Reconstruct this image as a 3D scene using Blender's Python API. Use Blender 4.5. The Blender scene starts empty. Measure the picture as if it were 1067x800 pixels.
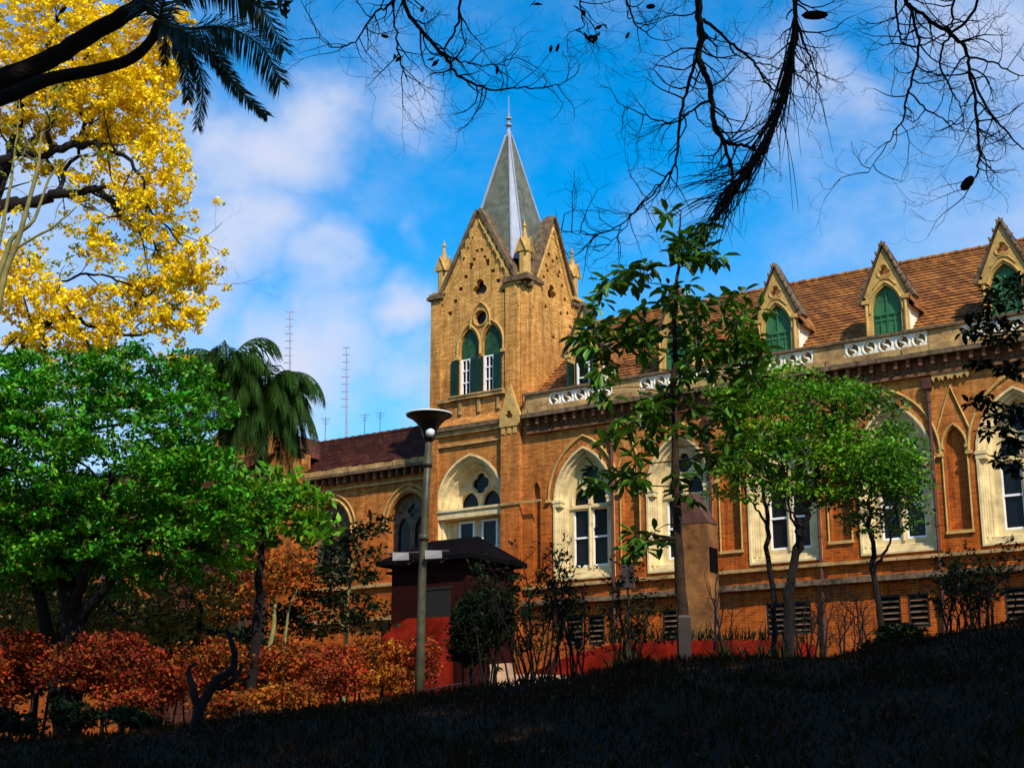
import bpy, math, random
import numpy as np
from mathutils import Vector, Matrix
from mathutils.geometry import delaunay_2d_cdt
R = math.radians
random.seed(7); rng = np.random.default_rng(11)
S = bpy.context.scene
C = S.collection
# ------------------------------------------------------------------ camera, sky, sun, exposure
EYE = 1.6
F = 1549.0; TH = math.atan(400/F); CT, ST = math.cos(TH), math.sin(TH)
cam = bpy.data.cameras.new('camera'); camo = bpy.data.objects.new('camera', cam); C.objects.link(camo)
camo.location = (0, 0, EYE); camo.rotation_euler = (R(90)+TH, 0, 0)
cam.sensor_width = 36; cam.lens = F/1067*36; cam.clip_start = .1; cam.clip_end = 3000
S.camera = camo
SUN_AZ, SUN_EL = math.atan2(.37, -.93), R(46)
EXPOSURE = 0.35
w = bpy.data.worlds.new('World'); S.world = w; w.use_nodes = True
nt = w.node_tree; N = nt.nodes; L = nt.links
bg = N['Background']; bg.inputs[1].default_value = .08
sky = N.new('ShaderNodeTexSky'); sky.sky_type = 'NISHITA'; sky.sun_disc = False
sky.sun_elevation = SUN_EL; sky.sun_rotation = SUN_AZ % (2*math.pi); sky.air_density = 1.2; sky.dust_density = .3; sky.ozone_density = 2.5
hs = N.new('ShaderNodeHueSaturation'); hs.inputs['Saturation'].default_value = 1.58; hs.inputs['Value'].default_value = 2.0
L.new(sky.outputs[0], hs.inputs['Color'])
tc = N.new('ShaderNodeTexCoord')
def ray(px, py):
    x = px-533.5; u = 400-py
    return Vector((x, F*CT-u*ST, u*CT+F*ST))
def at(px, py, Y):
    r = ray(px, py); k = Y/r.y
    return Vector((r.x*k, Y, r.z*k+EYE))
def node(nt, kind, **kw):
    n = nt.nodes.new(kind)
    for k, v in kw.items():
        if k[0] == 'i' and k[1:].isdigit(): n.inputs[int(k[1:])].default_value = v
        else: setattr(n, k, v)
    return n
# cloud banks: soft noise shapes thickened towards some directions of the sky
mp = node(nt, 'ShaderNodeMapping'); mp.inputs['Scale'].default_value = (1, 1, 1.5)
L.new(tc.outputs['Generated'], mp.inputs[0])
nz = node(nt, 'ShaderNodeTexNoise'); nz.inputs['Scale'].default_value = 8.0; nz.inputs['Detail'].default_value = 8; nz.inputs['Roughness'].default_value = .66
L.new(mp.outputs[0], nz.inputs['Vector'])
wn = node(nt, 'ShaderNodeTexNoise'); wn.inputs['Scale'].default_value = 4.5; wn.inputs['Detail'].default_value = 5; wn.inputs['Roughness'].default_value = .55
L.new(tc.outputs['Generated'], wn.inputs['Vector'])
wv = node(nt, 'ShaderNodeVectorMath', operation='MULTIPLY_ADD'); wv.inputs[1].default_value = (.26,)*3; wv.inputs[2].default_value = (-.13,)*3
L.new(wn.outputs['Color'], wv.inputs[0]); wa = node(nt, 'ShaderNodeVectorMath', operation='ADD'); L.new(wv.outputs[0], wa.inputs[0]); L.new(tc.outputs['Generated'], wa.inputs[1])
acc = None
for (px, py, rad, wt) in [(375,95,.06,.5),(265,165,.085,.8),(230,280,.085,.8),(315,330,.06,.65),(410,365,.05,.8),(320,420,.09,.75),(120,150,.15,.45),(450,420,.05,.5),(860,120,.07,.5),(1020,30,.10,.6),
                          (900,180,.07,.42),(1060,250,.09,.4),(420,268,.03,.32),(700,200,.04,.28),(-300,300,.5,.6),(1500,300,.5,.6)]:
    d = ray(px, py).normalized()
    dp = node(nt, 'ShaderNodeVectorMath', operation='DISTANCE'); dp.inputs[1].default_value = d
    L.new(wa.outputs[0], dp.inputs[0])
    mr = node(nt, 'ShaderNodeMapRange', interpolation_type='SMOOTHSTEP')
    mr.inputs[1].default_value = 0; mr.inputs[2].default_value = rad; mr.inputs[3].default_value = wt; mr.inputs[4].default_value = 0
    L.new(dp.outputs['Value'], mr.inputs[0])
    if acc is None: acc = mr.outputs[0]
    else:
        m = node(nt, 'ShaderNodeMath', operation='MAXIMUM'); L.new(acc, m.inputs[0]); L.new(mr.outputs[0], m.inputs[1]); acc = m.outputs[0]
ad = node(nt, 'ShaderNodeMath', operation='ADD'); L.new(nz.outputs['Fac'], ad.inputs[0]); L.new(acc, ad.inputs[1])
mr = node(nt, 'ShaderNodeMapRange', interpolation_type='SMOOTHSTEP'); L.new(ad.outputs[0], mr.inputs[0])
mr.inputs[1].default_value = .38; mr.inputs[2].default_value = 1.42; mr.inputs[3].default_value = 0; mr.inputs[4].default_value = 1
mx = node(nt, 'ShaderNodeMix', data_type='RGBA'); L.new(mr.outputs[0], mx.inputs[0]); L.new(hs.outputs[0], mx.inputs[6])
mx.inputs[7].default_value = (6.7, 7.3, 9.2, 1)
L.new(mx.outputs[2], bg.inputs[0])
sl = bpy.data.lights.new('sun', 'SUN'); sl.energy = 5.0; sl.angle = R(.5); sl.color = (1, .90, .74)
so = bpy.data.objects.new('sun', sl); C.objects.link(so)
sd = Vector((math.sin(SUN_AZ)*math.cos(SUN_EL), math.cos(SUN_AZ)*math.cos(SUN_EL), math.sin(SUN_EL)))
so.rotation_euler = sd.to_track_quat('Z', 'Y').to_euler()
S.view_settings.view_transform = 'Standard'; S.view_settings.look = 'None'; S.view_settings.gamma = 1; S.view_settings.use_curve_mapping = False
S.view_settings.exposure = EXPOSURE
S.render.engine = 'CYCLES'
# ------------------------------------------------------------------ materials
def mat(name, col, rough=.8, var=.25, vscale=3.0, col2=None, bump=0, island=0, trans=0, spec=.3, metal=0):
    m = bpy.data.materials.new(name); m.use_nodes = True; t = m.node_tree
    b = t.nodes['Principled BSDF']; b.inputs['Roughness'].default_value = rough; b.inputs['Metallic'].default_value = metal
    b.inputs['Specular IOR Level'].default_value = spec
    co = node(t, 'ShaderNodeTexCoord')
    n = node(t, 'ShaderNodeTexNoise'); n.inputs['Scale'].default_value = vscale; n.inputs['Detail'].default_value = 6; n.inputs['Roughness'].default_value = .6
    t.links.new(co.outputs['Object'], n.inputs['Vector'])
    c2 = col2 or tuple(c*(1-var*1.6) for c in col)
    mr = node(t, 'ShaderNodeMapRange'); mr.inputs[1].default_value = .3; mr.inputs[2].default_value = .7
    t.links.new(n.outputs['Fac'], mr.inputs[0])
    mx = node(t, 'ShaderNodeMix', data_type='RGBA'); t.links.new(mr.outputs[0], mx.inputs[0])
    mx.inputs[6].default_value = (*c2, 1); mx.inputs[7].default_value = (*[c*(1+var*.4) for c in col], 1)
    out = mx.outputs[2]
    if island:
        g = node(t, 'ShaderNodeNewGeometry'); h = node(t, 'ShaderNodeHueSaturation')
        a = node(t, 'ShaderNodeMapRange'); a.inputs[3].default_value = 1-island; a.inputs[4].default_value = 1+island
        t.links.new(g.outputs['Random Per Island'], a.inputs[0]); t.links.new(a.outputs[0], h.inputs['Value'])
        a2 = node(t, 'ShaderNodeMapRange'); a2.inputs[3].default_value = .5-island*.05; a2.inputs[4].default_value = .5+island*.05
        mu = node(t, 'ShaderNodeMath', operation='FRACT'); m3 = node(t, 'ShaderNodeMath', operation='MULTIPLY'); m3.inputs[1].default_value = 7.31
        t.links.new(g.outputs['Random Per Island'], m3.inputs[0]); t.links.new(m3.outputs[0], mu.inputs[0]); t.links.new(mu.outputs[0], a2.inputs[0]); t.links.new(a2.outputs[0], h.inputs['Hue'])
        t.links.new(out, h.inputs['Color']); out = h.outputs[0]
    t.links.new(out, b.inputs['Base Color'])
    if bump:
        bp = node(t, 'ShaderNodeBump'); bp.inputs['Strength'].default_value = bump; bp.inputs['Distance'].default_value = .02
        n2 = node(t, 'ShaderNodeTexNoise'); n2.inputs['Scale'].default_value = vscale*6; n2.inputs['Detail'].default_value = 5
        t.links.new(co.outputs['Object'], n2.inputs['Vector']); t.links.new(n2.outputs['Fac'], bp.inputs['Height']); t.links.new(bp.outputs[0], b.inputs['Normal'])
    if trans:
        tr = node(t, 'ShaderNodeBsdfTranslucent'); ms = node(t, 'ShaderNodeMixShader'); ms.inputs[0].default_value = trans
        t.links.new(out, tr.inputs[0]); t.links.new(b.outputs[0], ms.inputs[1]); t.links.new(tr.outputs[0], ms.inputs[2])
        t.links.new(ms.outputs[0], t.nodes['Material Output'].inputs['Surface'])
    return m
def brick(name, c1, c2, low1, low2, mortar, z0=4.0, z1=12.5, bw=.26, rh=.075):
    m = bpy.data.materials.new(name); m.use_nodes = True; t = m.node_tree; b = t.nodes['Principled BSDF']
    b.inputs['Roughness'].default_value = .9; b.inputs['Specular IOR Level'].default_value = .15
    co = node(t, 'ShaderNodeTexCoord'); sx = node(t, 'ShaderNodeSeparateXYZ'); t.links.new(co.outputs['Object'], sx.inputs[0])
    a = node(t, 'ShaderNodeMath', operation='ADD'); t.links.new(sx.outputs[0], a.inputs[0]); t.links.new(sx.outputs[1], a.inputs[1])
    cx = node(t, 'ShaderNodeCombineXYZ'); t.links.new(a.outputs[0], cx.inputs[0]); t.links.new(sx.outputs[2], cx.inputs[1])
    n = node(t, 'ShaderNodeTexNoise'); n.inputs['Scale'].default_value = .5; n.inputs['Detail'].default_value = 7; n.inputs['Roughness'].default_value = .65
    t.links.new(co.outputs['Object'], n.inputs['Vector'])
    # yellow brick above, redder below with vignette darkening painted in; boundary broken by noise
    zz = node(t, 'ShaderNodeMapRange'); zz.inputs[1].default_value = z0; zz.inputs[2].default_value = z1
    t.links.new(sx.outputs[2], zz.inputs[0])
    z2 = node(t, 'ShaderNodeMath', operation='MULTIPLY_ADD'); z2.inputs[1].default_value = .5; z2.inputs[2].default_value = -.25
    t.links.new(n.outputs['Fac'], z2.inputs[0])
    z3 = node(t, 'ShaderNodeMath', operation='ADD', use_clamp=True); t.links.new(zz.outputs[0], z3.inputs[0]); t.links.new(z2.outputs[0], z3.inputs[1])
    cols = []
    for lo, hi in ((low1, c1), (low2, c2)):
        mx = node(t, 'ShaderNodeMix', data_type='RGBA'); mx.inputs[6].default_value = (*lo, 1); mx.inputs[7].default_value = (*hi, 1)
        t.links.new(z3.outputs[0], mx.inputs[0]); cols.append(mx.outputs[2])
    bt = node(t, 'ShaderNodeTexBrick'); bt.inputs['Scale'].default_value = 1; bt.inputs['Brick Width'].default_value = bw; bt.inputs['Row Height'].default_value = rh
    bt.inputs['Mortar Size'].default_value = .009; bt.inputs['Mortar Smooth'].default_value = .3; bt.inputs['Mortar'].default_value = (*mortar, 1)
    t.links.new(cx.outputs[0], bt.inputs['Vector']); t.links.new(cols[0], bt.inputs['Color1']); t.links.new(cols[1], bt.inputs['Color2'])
    # weathering stains
    st = node(t, 'ShaderNodeTexNoise'); st.inputs['Scale'].default_value = 2.2; st.inputs['Detail'].default_value = 10; st.inputs['Roughness'].default_value = .7
    mpp = node(t, 'ShaderNodeMapping'); mpp.inputs['Scale'].default_value = (1.7, 1.7, .30); t.links.new(co.outputs['Object'], mpp.inputs[0]); t.links.new(mpp.outputs[0], st.inputs['Vector'])
    sr = node(t, 'ShaderNodeMapRange'); sr.inputs[1].default_value = .35; sr.inputs[2].default_value = .62; sr.inputs[3].default_value = .50; sr.inputs[4].default_value = 1.10
    t.links.new(st.outputs['Fac'], sr.inputs[0])
    mm = node(t, 'ShaderNodeMix', data_type='RGBA', blend_type='MULTIPLY'); mm.inputs[0].default_value = 1
    t.links.new(bt.outputs['Color'], mm.inputs[6]); t.links.new(sr.outputs[0], mm.inputs[7])
    t.links.new(mm.outputs[2], b.inputs['Base Color'])
    bp = node(t, 'ShaderNodeBump'); bp.inputs['Strength'].default_value = .8; bp.inputs['Distance'].default_value = .01; bp.invert = True
    t.links.new(bt.outputs['Fac'], bp.inputs['Height']); t.links.new(bp.outputs[0], b.inputs['Normal'])
    return m
def tile(name, c1, c2, dark):
    m = brick(name, c1, c2, c1, c2, dark, bw=.24, rh=.5)
    for n in m.node_tree.nodes:
        if n.type == 'TEX_BRICK': n.inputs['Mortar Size'].default_value = .012; n.offset = .5
    return m
M = dict(
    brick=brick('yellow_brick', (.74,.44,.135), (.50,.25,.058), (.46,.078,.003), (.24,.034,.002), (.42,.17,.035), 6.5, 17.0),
    brick_dark=mat('weathered_brick', (.20,.085,.035), .9, .4, 4),
    stone=mat('cream_stone', (.70,.54,.27), .85, .3, 2.0, bump=.2),
    ochre=mat('ochre_stone', (.50,.31,.09), .85, .25, 4, bump=.4),
    coping=mat('weathered_stone', (.17,.11,.06), .95, .5, 5, bump=.6),
    ledge=mat('stained_ledge', (.44,.27,.10), .95, .55, 2.2, col2=(.13,.075,.03), bump=.6),
    white=mat('white_plaster', (.80,.76,.64), .8, .18, 4, bump=.2),
    whitepaint=mat('white_paint', (.80,.80,.80), .5, .05, 4),
    slate=mat('slate', (.12,.13,.10), .75, .35, 3.5, bump=.3),
    zinc=mat('zinc', (.26,.29,.37), .65, .15, 4, spec=.5),
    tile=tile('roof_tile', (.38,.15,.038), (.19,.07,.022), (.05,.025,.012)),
    tile_dark=tile('old_roof_tile', (.115,.030,.014), (.065,.018,.010), (.02,.008,.008)),  # older tile, with vignette darkening also put into its colour
    green=mat('green_paint', (.035,.15,.055), .55, .3, 3),
    midgreen=mat('faded_dark_green_paint', (.018,.085,.035), .6, .5, 5),
    dkgreen=mat('dark_green_paint', (.008,.035,.02), .5, .3, 3),
    glass=mat('window_glass', (.006,.006,.008), .2, .1, 1, spec=.18),
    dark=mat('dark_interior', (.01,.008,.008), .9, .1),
    iron=mat('iron', (.022,.013,.013), .6, .3, 6),
    pipe=mat('pipe_paint', (.09,.03,.02), .6, .3, 4),
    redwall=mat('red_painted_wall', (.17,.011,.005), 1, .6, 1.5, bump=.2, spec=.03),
    redshade=mat('maroon_wall', (.026,.006,.005), 1, .3, 1.5, bump=.2, spec=.03),  # kiosk red with shade and vignette darkening put into the colour
    black=mat('black_roofing', (.006,.005,.006), 1, .3, 2, spec=0),
    pole=mat('lamp_pole_paint', (.060,.055,.028), .5, .4, 5),
    shade=mat('lamp_shade', (.012,.012,.014), .4, .2, 4),
    lampwhite=mat('lamp_white', (.7,.7,.72), .35, .05, 4),
    concrete=mat('monument_concrete', (.25,.10,.025), .9, .5, 2.2, bump=.5),
    concrete2=mat('monument_cap_stone', (.09,.035,.02), .85, .4, 4, bump=.5),
    bark=mat('bark', (.035,.018,.010), .95, .5, 8, bump=.8),
    barkdark=mat('dark_bark', (.007,.004,.004), .95, .5, 8, bump=.8),
    twig=mat('bare_twig', (.010,.009,.012), .9, .3, 8),
    stem=mat('pale_stem', (.22,.20,.07), .8, .3, 8),
    yellow=mat('yellow_blossom', (.86,.66,.016), .7, .2, 1.2, col2=(.78,.55,.012), island=.22, trans=.35, spec=.1),
    ygreen=mat('yellow_green_leaf', (.30,.34,.03), .6, .2, 1.2, island=.4, trans=.3, spec=.2),
    leafA=mat('bright_leaf', (.068,.27,.005), .55, .45, .9, col2=(.022,.11,.004), island=.6, trans=.22, spec=.25),
    leafB=mat('broad_leaf', (.075,.185,.012), .4, .35, .8, island=.5, trans=.25, spec=.4),
    leafC=mat('fine_leaf', (.12,.29,.006), .55, .45, 1.2, col2=(.035,.13,.004), island=.5, trans=.35, spec=.25),
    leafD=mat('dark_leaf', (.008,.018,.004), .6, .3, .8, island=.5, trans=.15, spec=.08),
    leafE=mat('olive_leaf', (.16,.13,.012), .6, .5, .8, island=.5, trans=.25, spec=.2),
    leafR=mat('red_leaf', (.27,.045,.005), .8, .4, 1.0, col2=(.07,.012,.006), island=.6, trans=.15, spec=.15),
    leafO=mat('orange_leaf', (.34,.105,.008), .8, .4, 1.0, col2=(.10,.02,.006), island=.6, trans=.25, spec=.15),
    palm=mat('palm_leaf', (.020,.056,.007), .7, .3, .8, island=.5, trans=.15, spec=.08),
    palmnear=mat('near_palm_leaf', (.020,.042,.022), .45, .3, .8, island=.4, trans=.12, spec=.35),
    grass=mat('grass', (.019,.010,.0012), .9, .3, 2, island=.5, spec=.1),
    litter=mat('leaf_litter', (.075,.028,.012), .9, .3, 2, island=.5, spec=.1),
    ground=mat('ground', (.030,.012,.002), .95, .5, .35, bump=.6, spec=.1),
    path=mat('path_paving', (.38,.20,.09), .95, .3, .8, bump=.3, spec=.1),
    slat=mat('weathered_slat', (.20,.11,.06), .9, .5, 6),
    kerb=mat('pale_kerb', (.42,.27,.17), .9, .3, 3),
)
# ------------------------------------------------------------------ object helpers
def link(o, parent=None):
    C.objects.link(o)
    if parent: o.parent = parent
    return o
def tag(o, label=None, cat=None, group=None, kind=None):
    for k, v in (('label', label), ('category', cat), ('group', group), ('kind', kind)):
        if v: o[k] = v
    return o
def empty(name, loc, rz=0, label=None, cat=None, group=None):
    o = bpy.data.objects.new(name, None); o.location = loc; o.rotation_euler = (0, 0, rz); o.empty_display_size = .2
    link(o); return tag(o, label, cat, group)
def copy_tree(o, parent=None):
    c = o.copy(); C.objects.link(c); c.parent = parent
    for ch in list(o.children): copy_tree(ch, c)
    return c
class MB:
    def __init__(s): s.v = []; s.f = []
    def poly(s, pts):
        i = len(s.v); s.v += [tuple(p) for p in pts]; s.f.append(tuple(range(i, i+len(pts))))
    def box(s, x0, x1, y0, y1, z0, z1, xf=None):
        P = [(x, y, z) for z in (z0, z1) for y in (y0, y1) for x in (x0, x1)]
        if xf: P = [xf(*p) for p in P]
        i = len(s.v); s.v += [tuple(p) for p in P]
        for f in ((0,2,3,1),(4,5,7,6),(0,1,5,4),(1,3,7,5),(3,2,6,7),(2,0,4,6)): s.f.append(tuple(i+k for k in f))
    def prism(s, plan, z0, z1, top=1.0, c=None):
        n = len(plan); i = len(s.v)
        if c is None: c = (sum(p[0] for p in plan)/n, sum(p[1] for p in plan)/n)
        s.v += [(x, y, z0) for x, y in plan] + [(c[0]+(x-c[0])*top, c[1]+(y-c[1])*top, z1) for x, y in plan]
        for k in range(n): s.f.append((i+k, i+(k+1) % n, i+n+(k+1) % n, i+n+k))
        s.f.append(tuple(i+k for k in reversed(range(n)))); s.f.append(tuple(i+n+k for k in range(n)))
    def tube(s, pts, rad, n=6, cap=True):
        pts = [Vector(p) for p in pts]; m = len(pts)
        if not hasattr(rad, '__len__'): rad = [rad]*m
        i0 = len(s.v); prev = None
        for k in range(m):
            d = (pts[min(k+1, m-1)]-pts[max(k-1, 0)])
            d = d.normalized() if d.length > 1e-9 else Vector((0, 0, 1))
            if prev is None:
                u = d.cross(Vector((0, 0, 1)) if abs(d.z) < .9 else Vector((1, 0, 0))).normalized()
            else:
                u = (prev-d*prev.dot(d)); u = u.normalized() if u.length > 1e-6 else d.orthogonal().normalized()
            prev = u; v = d.cross(u)
            for j in range(n):
                a = 2*math.pi*j/n; s.v.append(tuple(pts[k]+(u*math.cos(a)+v*math.sin(a))*rad[k]))
        for k in range(m-1):
            for j in range(n):
                a = i0+k*n+j; b = i0+k*n+(j+1) % n; s.f.append((a, b, b+n, a+n))
        if cap:
            s.f.append(tuple(i0+j for j in reversed(range(n)))); s.f.append(tuple(i0+(m-1)*n+j for j in range(n)))
    def lathe(s, prof, c=(0,0,0), n=20):
        i0 = len(s.v)
        for r, z in prof:
            for j in range(n):
                a = 2*math.pi*j/n; s.v.append((c[0]+r*math.cos(a), c[1]+r*math.sin(a), c[2]+z))
        for k in range(len(prof)-1):
            for j in range(n):
                a = i0+k*n+j; b = i0+k*n+(j+1) % n; s.f.append((a, b, b+n, a+n))
        s.f.append(tuple(i0+j for j in reversed(range(n)))); s.f.append(tuple(i0+(len(prof)-1)*n+j for j in range(n)))
    def plate(s, outer, holes, d, th, xf=None):
        loops = [outer]+list(holes)
        flat = [p for lp in loops for p in lp]; ed = []; i0 = 0
        for lp in loops: ed += [(i0+k, i0+(k+1) % len(lp)) for k in range(len(lp))]; i0 += len(lp)
        vo, _, fo, _, _, _ = delaunay_2d_cdt([Vector(p) for p in flat], ed, [], 0, 1e-7)
        flat = [(v.x, v.y) for v in vo]
        def ins(p, lp):
            c = False; j = len(lp)-1
            for i in range(len(lp)):
                if (lp[i][1] > p[1]) != (lp[j][1] > p[1]) and p[0] < (lp[j][0]-lp[i][0])*(p[1]-lp[i][1])/(lp[j][1]-lp[i][1])+lp[i][0]: c = not c
                j = i
            return c
        tri = []
        for t in fo:
            q = (sum(flat[k][0] for k in t)/3, sum(flat[k][1] for k in t)/3)
            if ins(q, outer) and not any(ins(q, h) for h in holes): tri.append(t)
        xf = xf or (lambda u, dd, z: (u, dd, z))
        for dd, flip in ((d, False), (d+th, True)):
            i = len(s.v); s.v += [tuple(xf(x, dd, z)) for x, z in flat]
            for t in tri: s.f.append(tuple(i+k for k in (t[::-1] if flip else t)))
        for lp in loops: s.loft(lp, d, lp, d+th, xf)
    def loft(s, A, da, B, db, xf=None):
        xf = xf or (lambda u, dd, z: (u, dd, z)); n = len(A); i = len(s.v)
        s.v += [tuple(xf(x, da, z)) for x, z in A]+[tuple(xf(x, db, z)) for x, z in B]
        for k in range(n): s.f.append((i+k, i+(k+1) % n, i+n+(k+1) % n, i+n+k))
    def build(s, name, m, parent=None, smooth=False):
        me = bpy.data.meshes.new(name); me.from_pydata(s.v, [], s.f)
        me.materials.append(m)
        if smooth: me.polygons.foreach_set('use_smooth', [True]*len(me.polygons))
        else:
            import bmesh
            bm = bmesh.new(); bm.from_mesh(me); bmesh.ops.recalc_face_normals(bm, faces=bm.faces); bm.to_mesh(me); bm.free()
        me.update()
        return link(bpy.data.objects.new(name, me), parent)
def arch(c, hw, z0, zs, za, n=8):
    h = za-zs; Rr = (hw*hw+h*h)/(2*hw); p = [(c-hw, z0)]
    a1 = math.asin(min(1, h/Rr)) if Rr > h else math.pi/2
    if Rr < hw: a1 = math.pi-a1 if False else a1
    L_ = []
    for k in range(n+1):
        a = a1*k/n; L_.append((c-hw+Rr-Rr*math.cos(a), zs+Rr*math.sin(a)))
    p += L_; p += [(2*c-x, z) for x, z in reversed(L_[:-1])]; p.append((c+hw, z0))
    return p
def foil(c, z, r, n=4, k=.42, rot=0, m=32):
    return [(c+r*(1-k+k*abs(math.cos(n*(a-rot)/2)))*math.cos(a), z+r*(1-k+k*abs(math.cos(n*(a-rot)/2)))*math.sin(a)) for a in [2*math.pi*i/m for i in range(m)]]
def rect(x0, x1, z0, z1): return [(x0, z0), (x0, z1), (x1, z1), (x1, z0)]
# ------------------------------------------------------------------ terrain
CR = [(-3.0,-.01),(-.6,.0),(-.335,.0152),(-.272,.0213),(-.21,.0293),(-.147,.0354),(-.059,.0465),(.017,.0565),(.106,.0659),(.169,.0677),(.208,.0685),(.253,.079),(.342,.0955),(.6,.11),(3.,.12)]
cu = np.array([c[0] for c in CR]); ca = np.array([c[1] for c in CR]); YC = 17.0
def terrain(X, Y):
    if Y < .5: u = X/.5 if X else 0
    else: u = X/Y
    a = float(np.interp(u, cu, ca))
    if Y <= YC:
        t = max(0, Y)/YC; s = t*t*(3-2*t)*.35+t*.65
        z = -1.6+(a*YC+1.6)*s
        z = z*(1 if Y > 0 else 0)+(-1.6 if Y <= 0 else 0)
    else:
        yy = min(Y, 60); z = a*YC+(yy-YC)*a*.90-.35*min(1, (yy-YC)/3)
        if Y > 60: z *= max(0, 1-(Y-60)/200)
    return z+EYE+.05*math.sin(X*1.1+Y*.7)*math.sin(Y*.9-X*.4)*(1 if Y > 3 else 0)
g = MB()
xs = [-900,-400,-200,-120,-80,-60,-45]+[-36+.9*i for i in range(81)]+[45,60,80,120,200,400,900]
ys = [-300,-100,-40,-20,-8,-3,0]+[.6+.6*i for i in range(35)]+[22+1.5*i for i in range(28)]+[66,72,80,100,150,220,300,500,1200]
for y in ys:
    for x in xs: g.v.append((x, y, terrain(x, y)))
nx = len(xs)
for j in range(len(ys)-1):
    for i in range(nx-1): g.f.append((j*nx+i, j*nx+i+1, (j+1)*nx+i+1, (j+1)*nx+i))
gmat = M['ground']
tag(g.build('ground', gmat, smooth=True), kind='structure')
def gz(x, y): return terrain(x, y)
# paved path beyond the bank, draped on the ground
pm = MB(); prow = []
for k in range(61):
    x = -16+.55*k; yb = 24.5+.02*(x+4)**2*(.2); prow.append((x, yb))
for (x, y) in prow:
    for dy in (0, 1.2, 2.4, 3.6, 4.8, 6.0, 7.2): pm.v.append((x, y+dy, gz(x, y+dy)+.03))
for k in range(60):
    for j in range(6): pm.f.append((k*7+j, (k+1)*7+j, (k+1)*7+j+1, k*7+j+1))
tag(pm.build('path', M['path'], smooth=True), kind='structure')
# ------------------------------------------------------------------ the building (local x along the facade, y inwards, z from eye level)
AL = math.atan2(1600, 2326)
B = empty('brick_building', (0, 50, EYE), -AL, 'yellow brick gothic building with a pointed slate spire, green shuttered dormers and tiled roof', 'building')
TS = lambda u, dd, z: (.63-dd, u, z)          # the tower's right face: u runs inwards
PITCH = 3.54; C0 = 2.87; NB = 6; XR = 22.3
cs = [C0+PITCH*k for k in range(NB)]
BASE = -1.0
# right wing wall with openings
holes = []
for c in cs:
    holes.append(arch(c, 1.12, 5.95, 8.60, 10.30))
    for q in (-.41, .41): holes.append(rect(c+q-.31, c+q+.31, 3.82, 4.78))
niches = [C0+PITCH*(k+.5) for k in range(NB-1)]
for c in niches: holes.append(arch(c, .30, 6.45, 8.85, 9.42))
holes.append(arch(1.0, .16, 6.4, 9.0, 9.35))
mb = MB(); mb.plate(rect(.46, XR, BASE, 11.0), holes, 0, .30)
mb.box(.63, XR, .30, 9.5, 11.0, 11.9)
mb.box(.46, .64, 0, .3, 11.0, 12.6); mb.box(XR-.3, XR, .3, 9.5, BASE, 11.0)
for c in niches: mb.plate(arch(c, .33, 6.4, 8.85, 9.47), [], .18, .05)
mb.plate(arch(1.0, .2, 6.35, 9.0, 9.4), [], .16, .05)
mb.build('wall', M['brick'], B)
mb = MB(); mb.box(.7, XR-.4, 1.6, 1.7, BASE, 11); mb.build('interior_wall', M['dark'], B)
# string courses with broken edges
def strip(x0, x1, z0, z1, proud, name, m, d=0, wob=.0, seg=.35):
    b = MB(); x = x0
    while x < x1-1e-6:
        x2 = min(x1, x+seg*random.uniform(.6, 1.5)); k = random.uniform(-wob, wob)
        b.box(x, x2-.004, d-proud-k, d-.002, z0-abs(k)*.4, z1+k*.3); x = x2
    return b.build(name, m, B)
strip(.5, XR, 5.18, 5.34, .26, 'string_course', M['coping'], wob=.02)  # darker stone colour stands in for shadow along this ledge
strip(.5, XR, 5.74, 5.83, .15, 'string_course', M['ledge'], wob=.03)
strip(-3.4, -.3, 5.18, 5.34, .26, 'string_course', M['ledge'], wob=.015)
strip(-3.4, -.3, 5.74, 5.83, .13, 'string_course', M['ledge'], wob=.02)
# main cornice
mb = MB(); mb.box(.66, XR, -.16, 0, 11.0, 11.10); mb.box(.66, XR, -.07, 0, 11.10, 11.52)
x = .8
while x < XR-.2:
    mb.box(x, x+.10, -.30, -.07, 11.28, 11.50); mb.box(x+.02, x+.08, -.18, -.07, 11.14, 11.28); x += .37
mb.build('corbel_table', M['brick_dark'], B)
strip(.64, XR, 11.52, 11.66, .40, 'cornice', M['coping'], wob=.02)
strip(.64, XR, 11.66, 11.86, .33, 'cornice', M['ledge'], wob=.03)
# little scalloped corbels over each niche pier
for c in niches:
    mb = MB(); mb.box(c-.48, c+.60, -.10, -.001, 10.985, 11.03)
    for k in range(4):
        x = c-.48+.27*k; mb.plate([(x, 11.0), (x, 10.86), (x+.05, 10.78), (x+.1, 10.90), (x+.17, 10.90), (x+.22, 10.78), (x+.27, 10.86), (x+.27, 11.0)], [], -.12, .118)
    mb.build('corbel_teeth', M['ochre'], B)
# niche mouldings and triangular reliefs
for c in niches:
    mb = MB()
    P = arch(c, .36, 6.45, 8.85, 9.50)
    mb.tube([(x, -.02, z) for x, z in P[1:-1]], .035, 5)
    for q in (-.36, .36):
        mb.tube([(c+q, -.03, 6.45), (c+q, -.03, 8.8)], .028, 6); mb.box(c+q-.06, c+q+.06, -.07, .02, 8.78, 8.87)
    mb.box(c-.40, c+.40, -.06, -.002, 6.36, 6.45)
    mb.tube([(c-.50, -.03, 9.25), (c, -.03, 10.62), (c+.50, -.03, 9.25)], .035, 4)
    mb.build('niche_moulding', M['ochre'], B)
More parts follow.
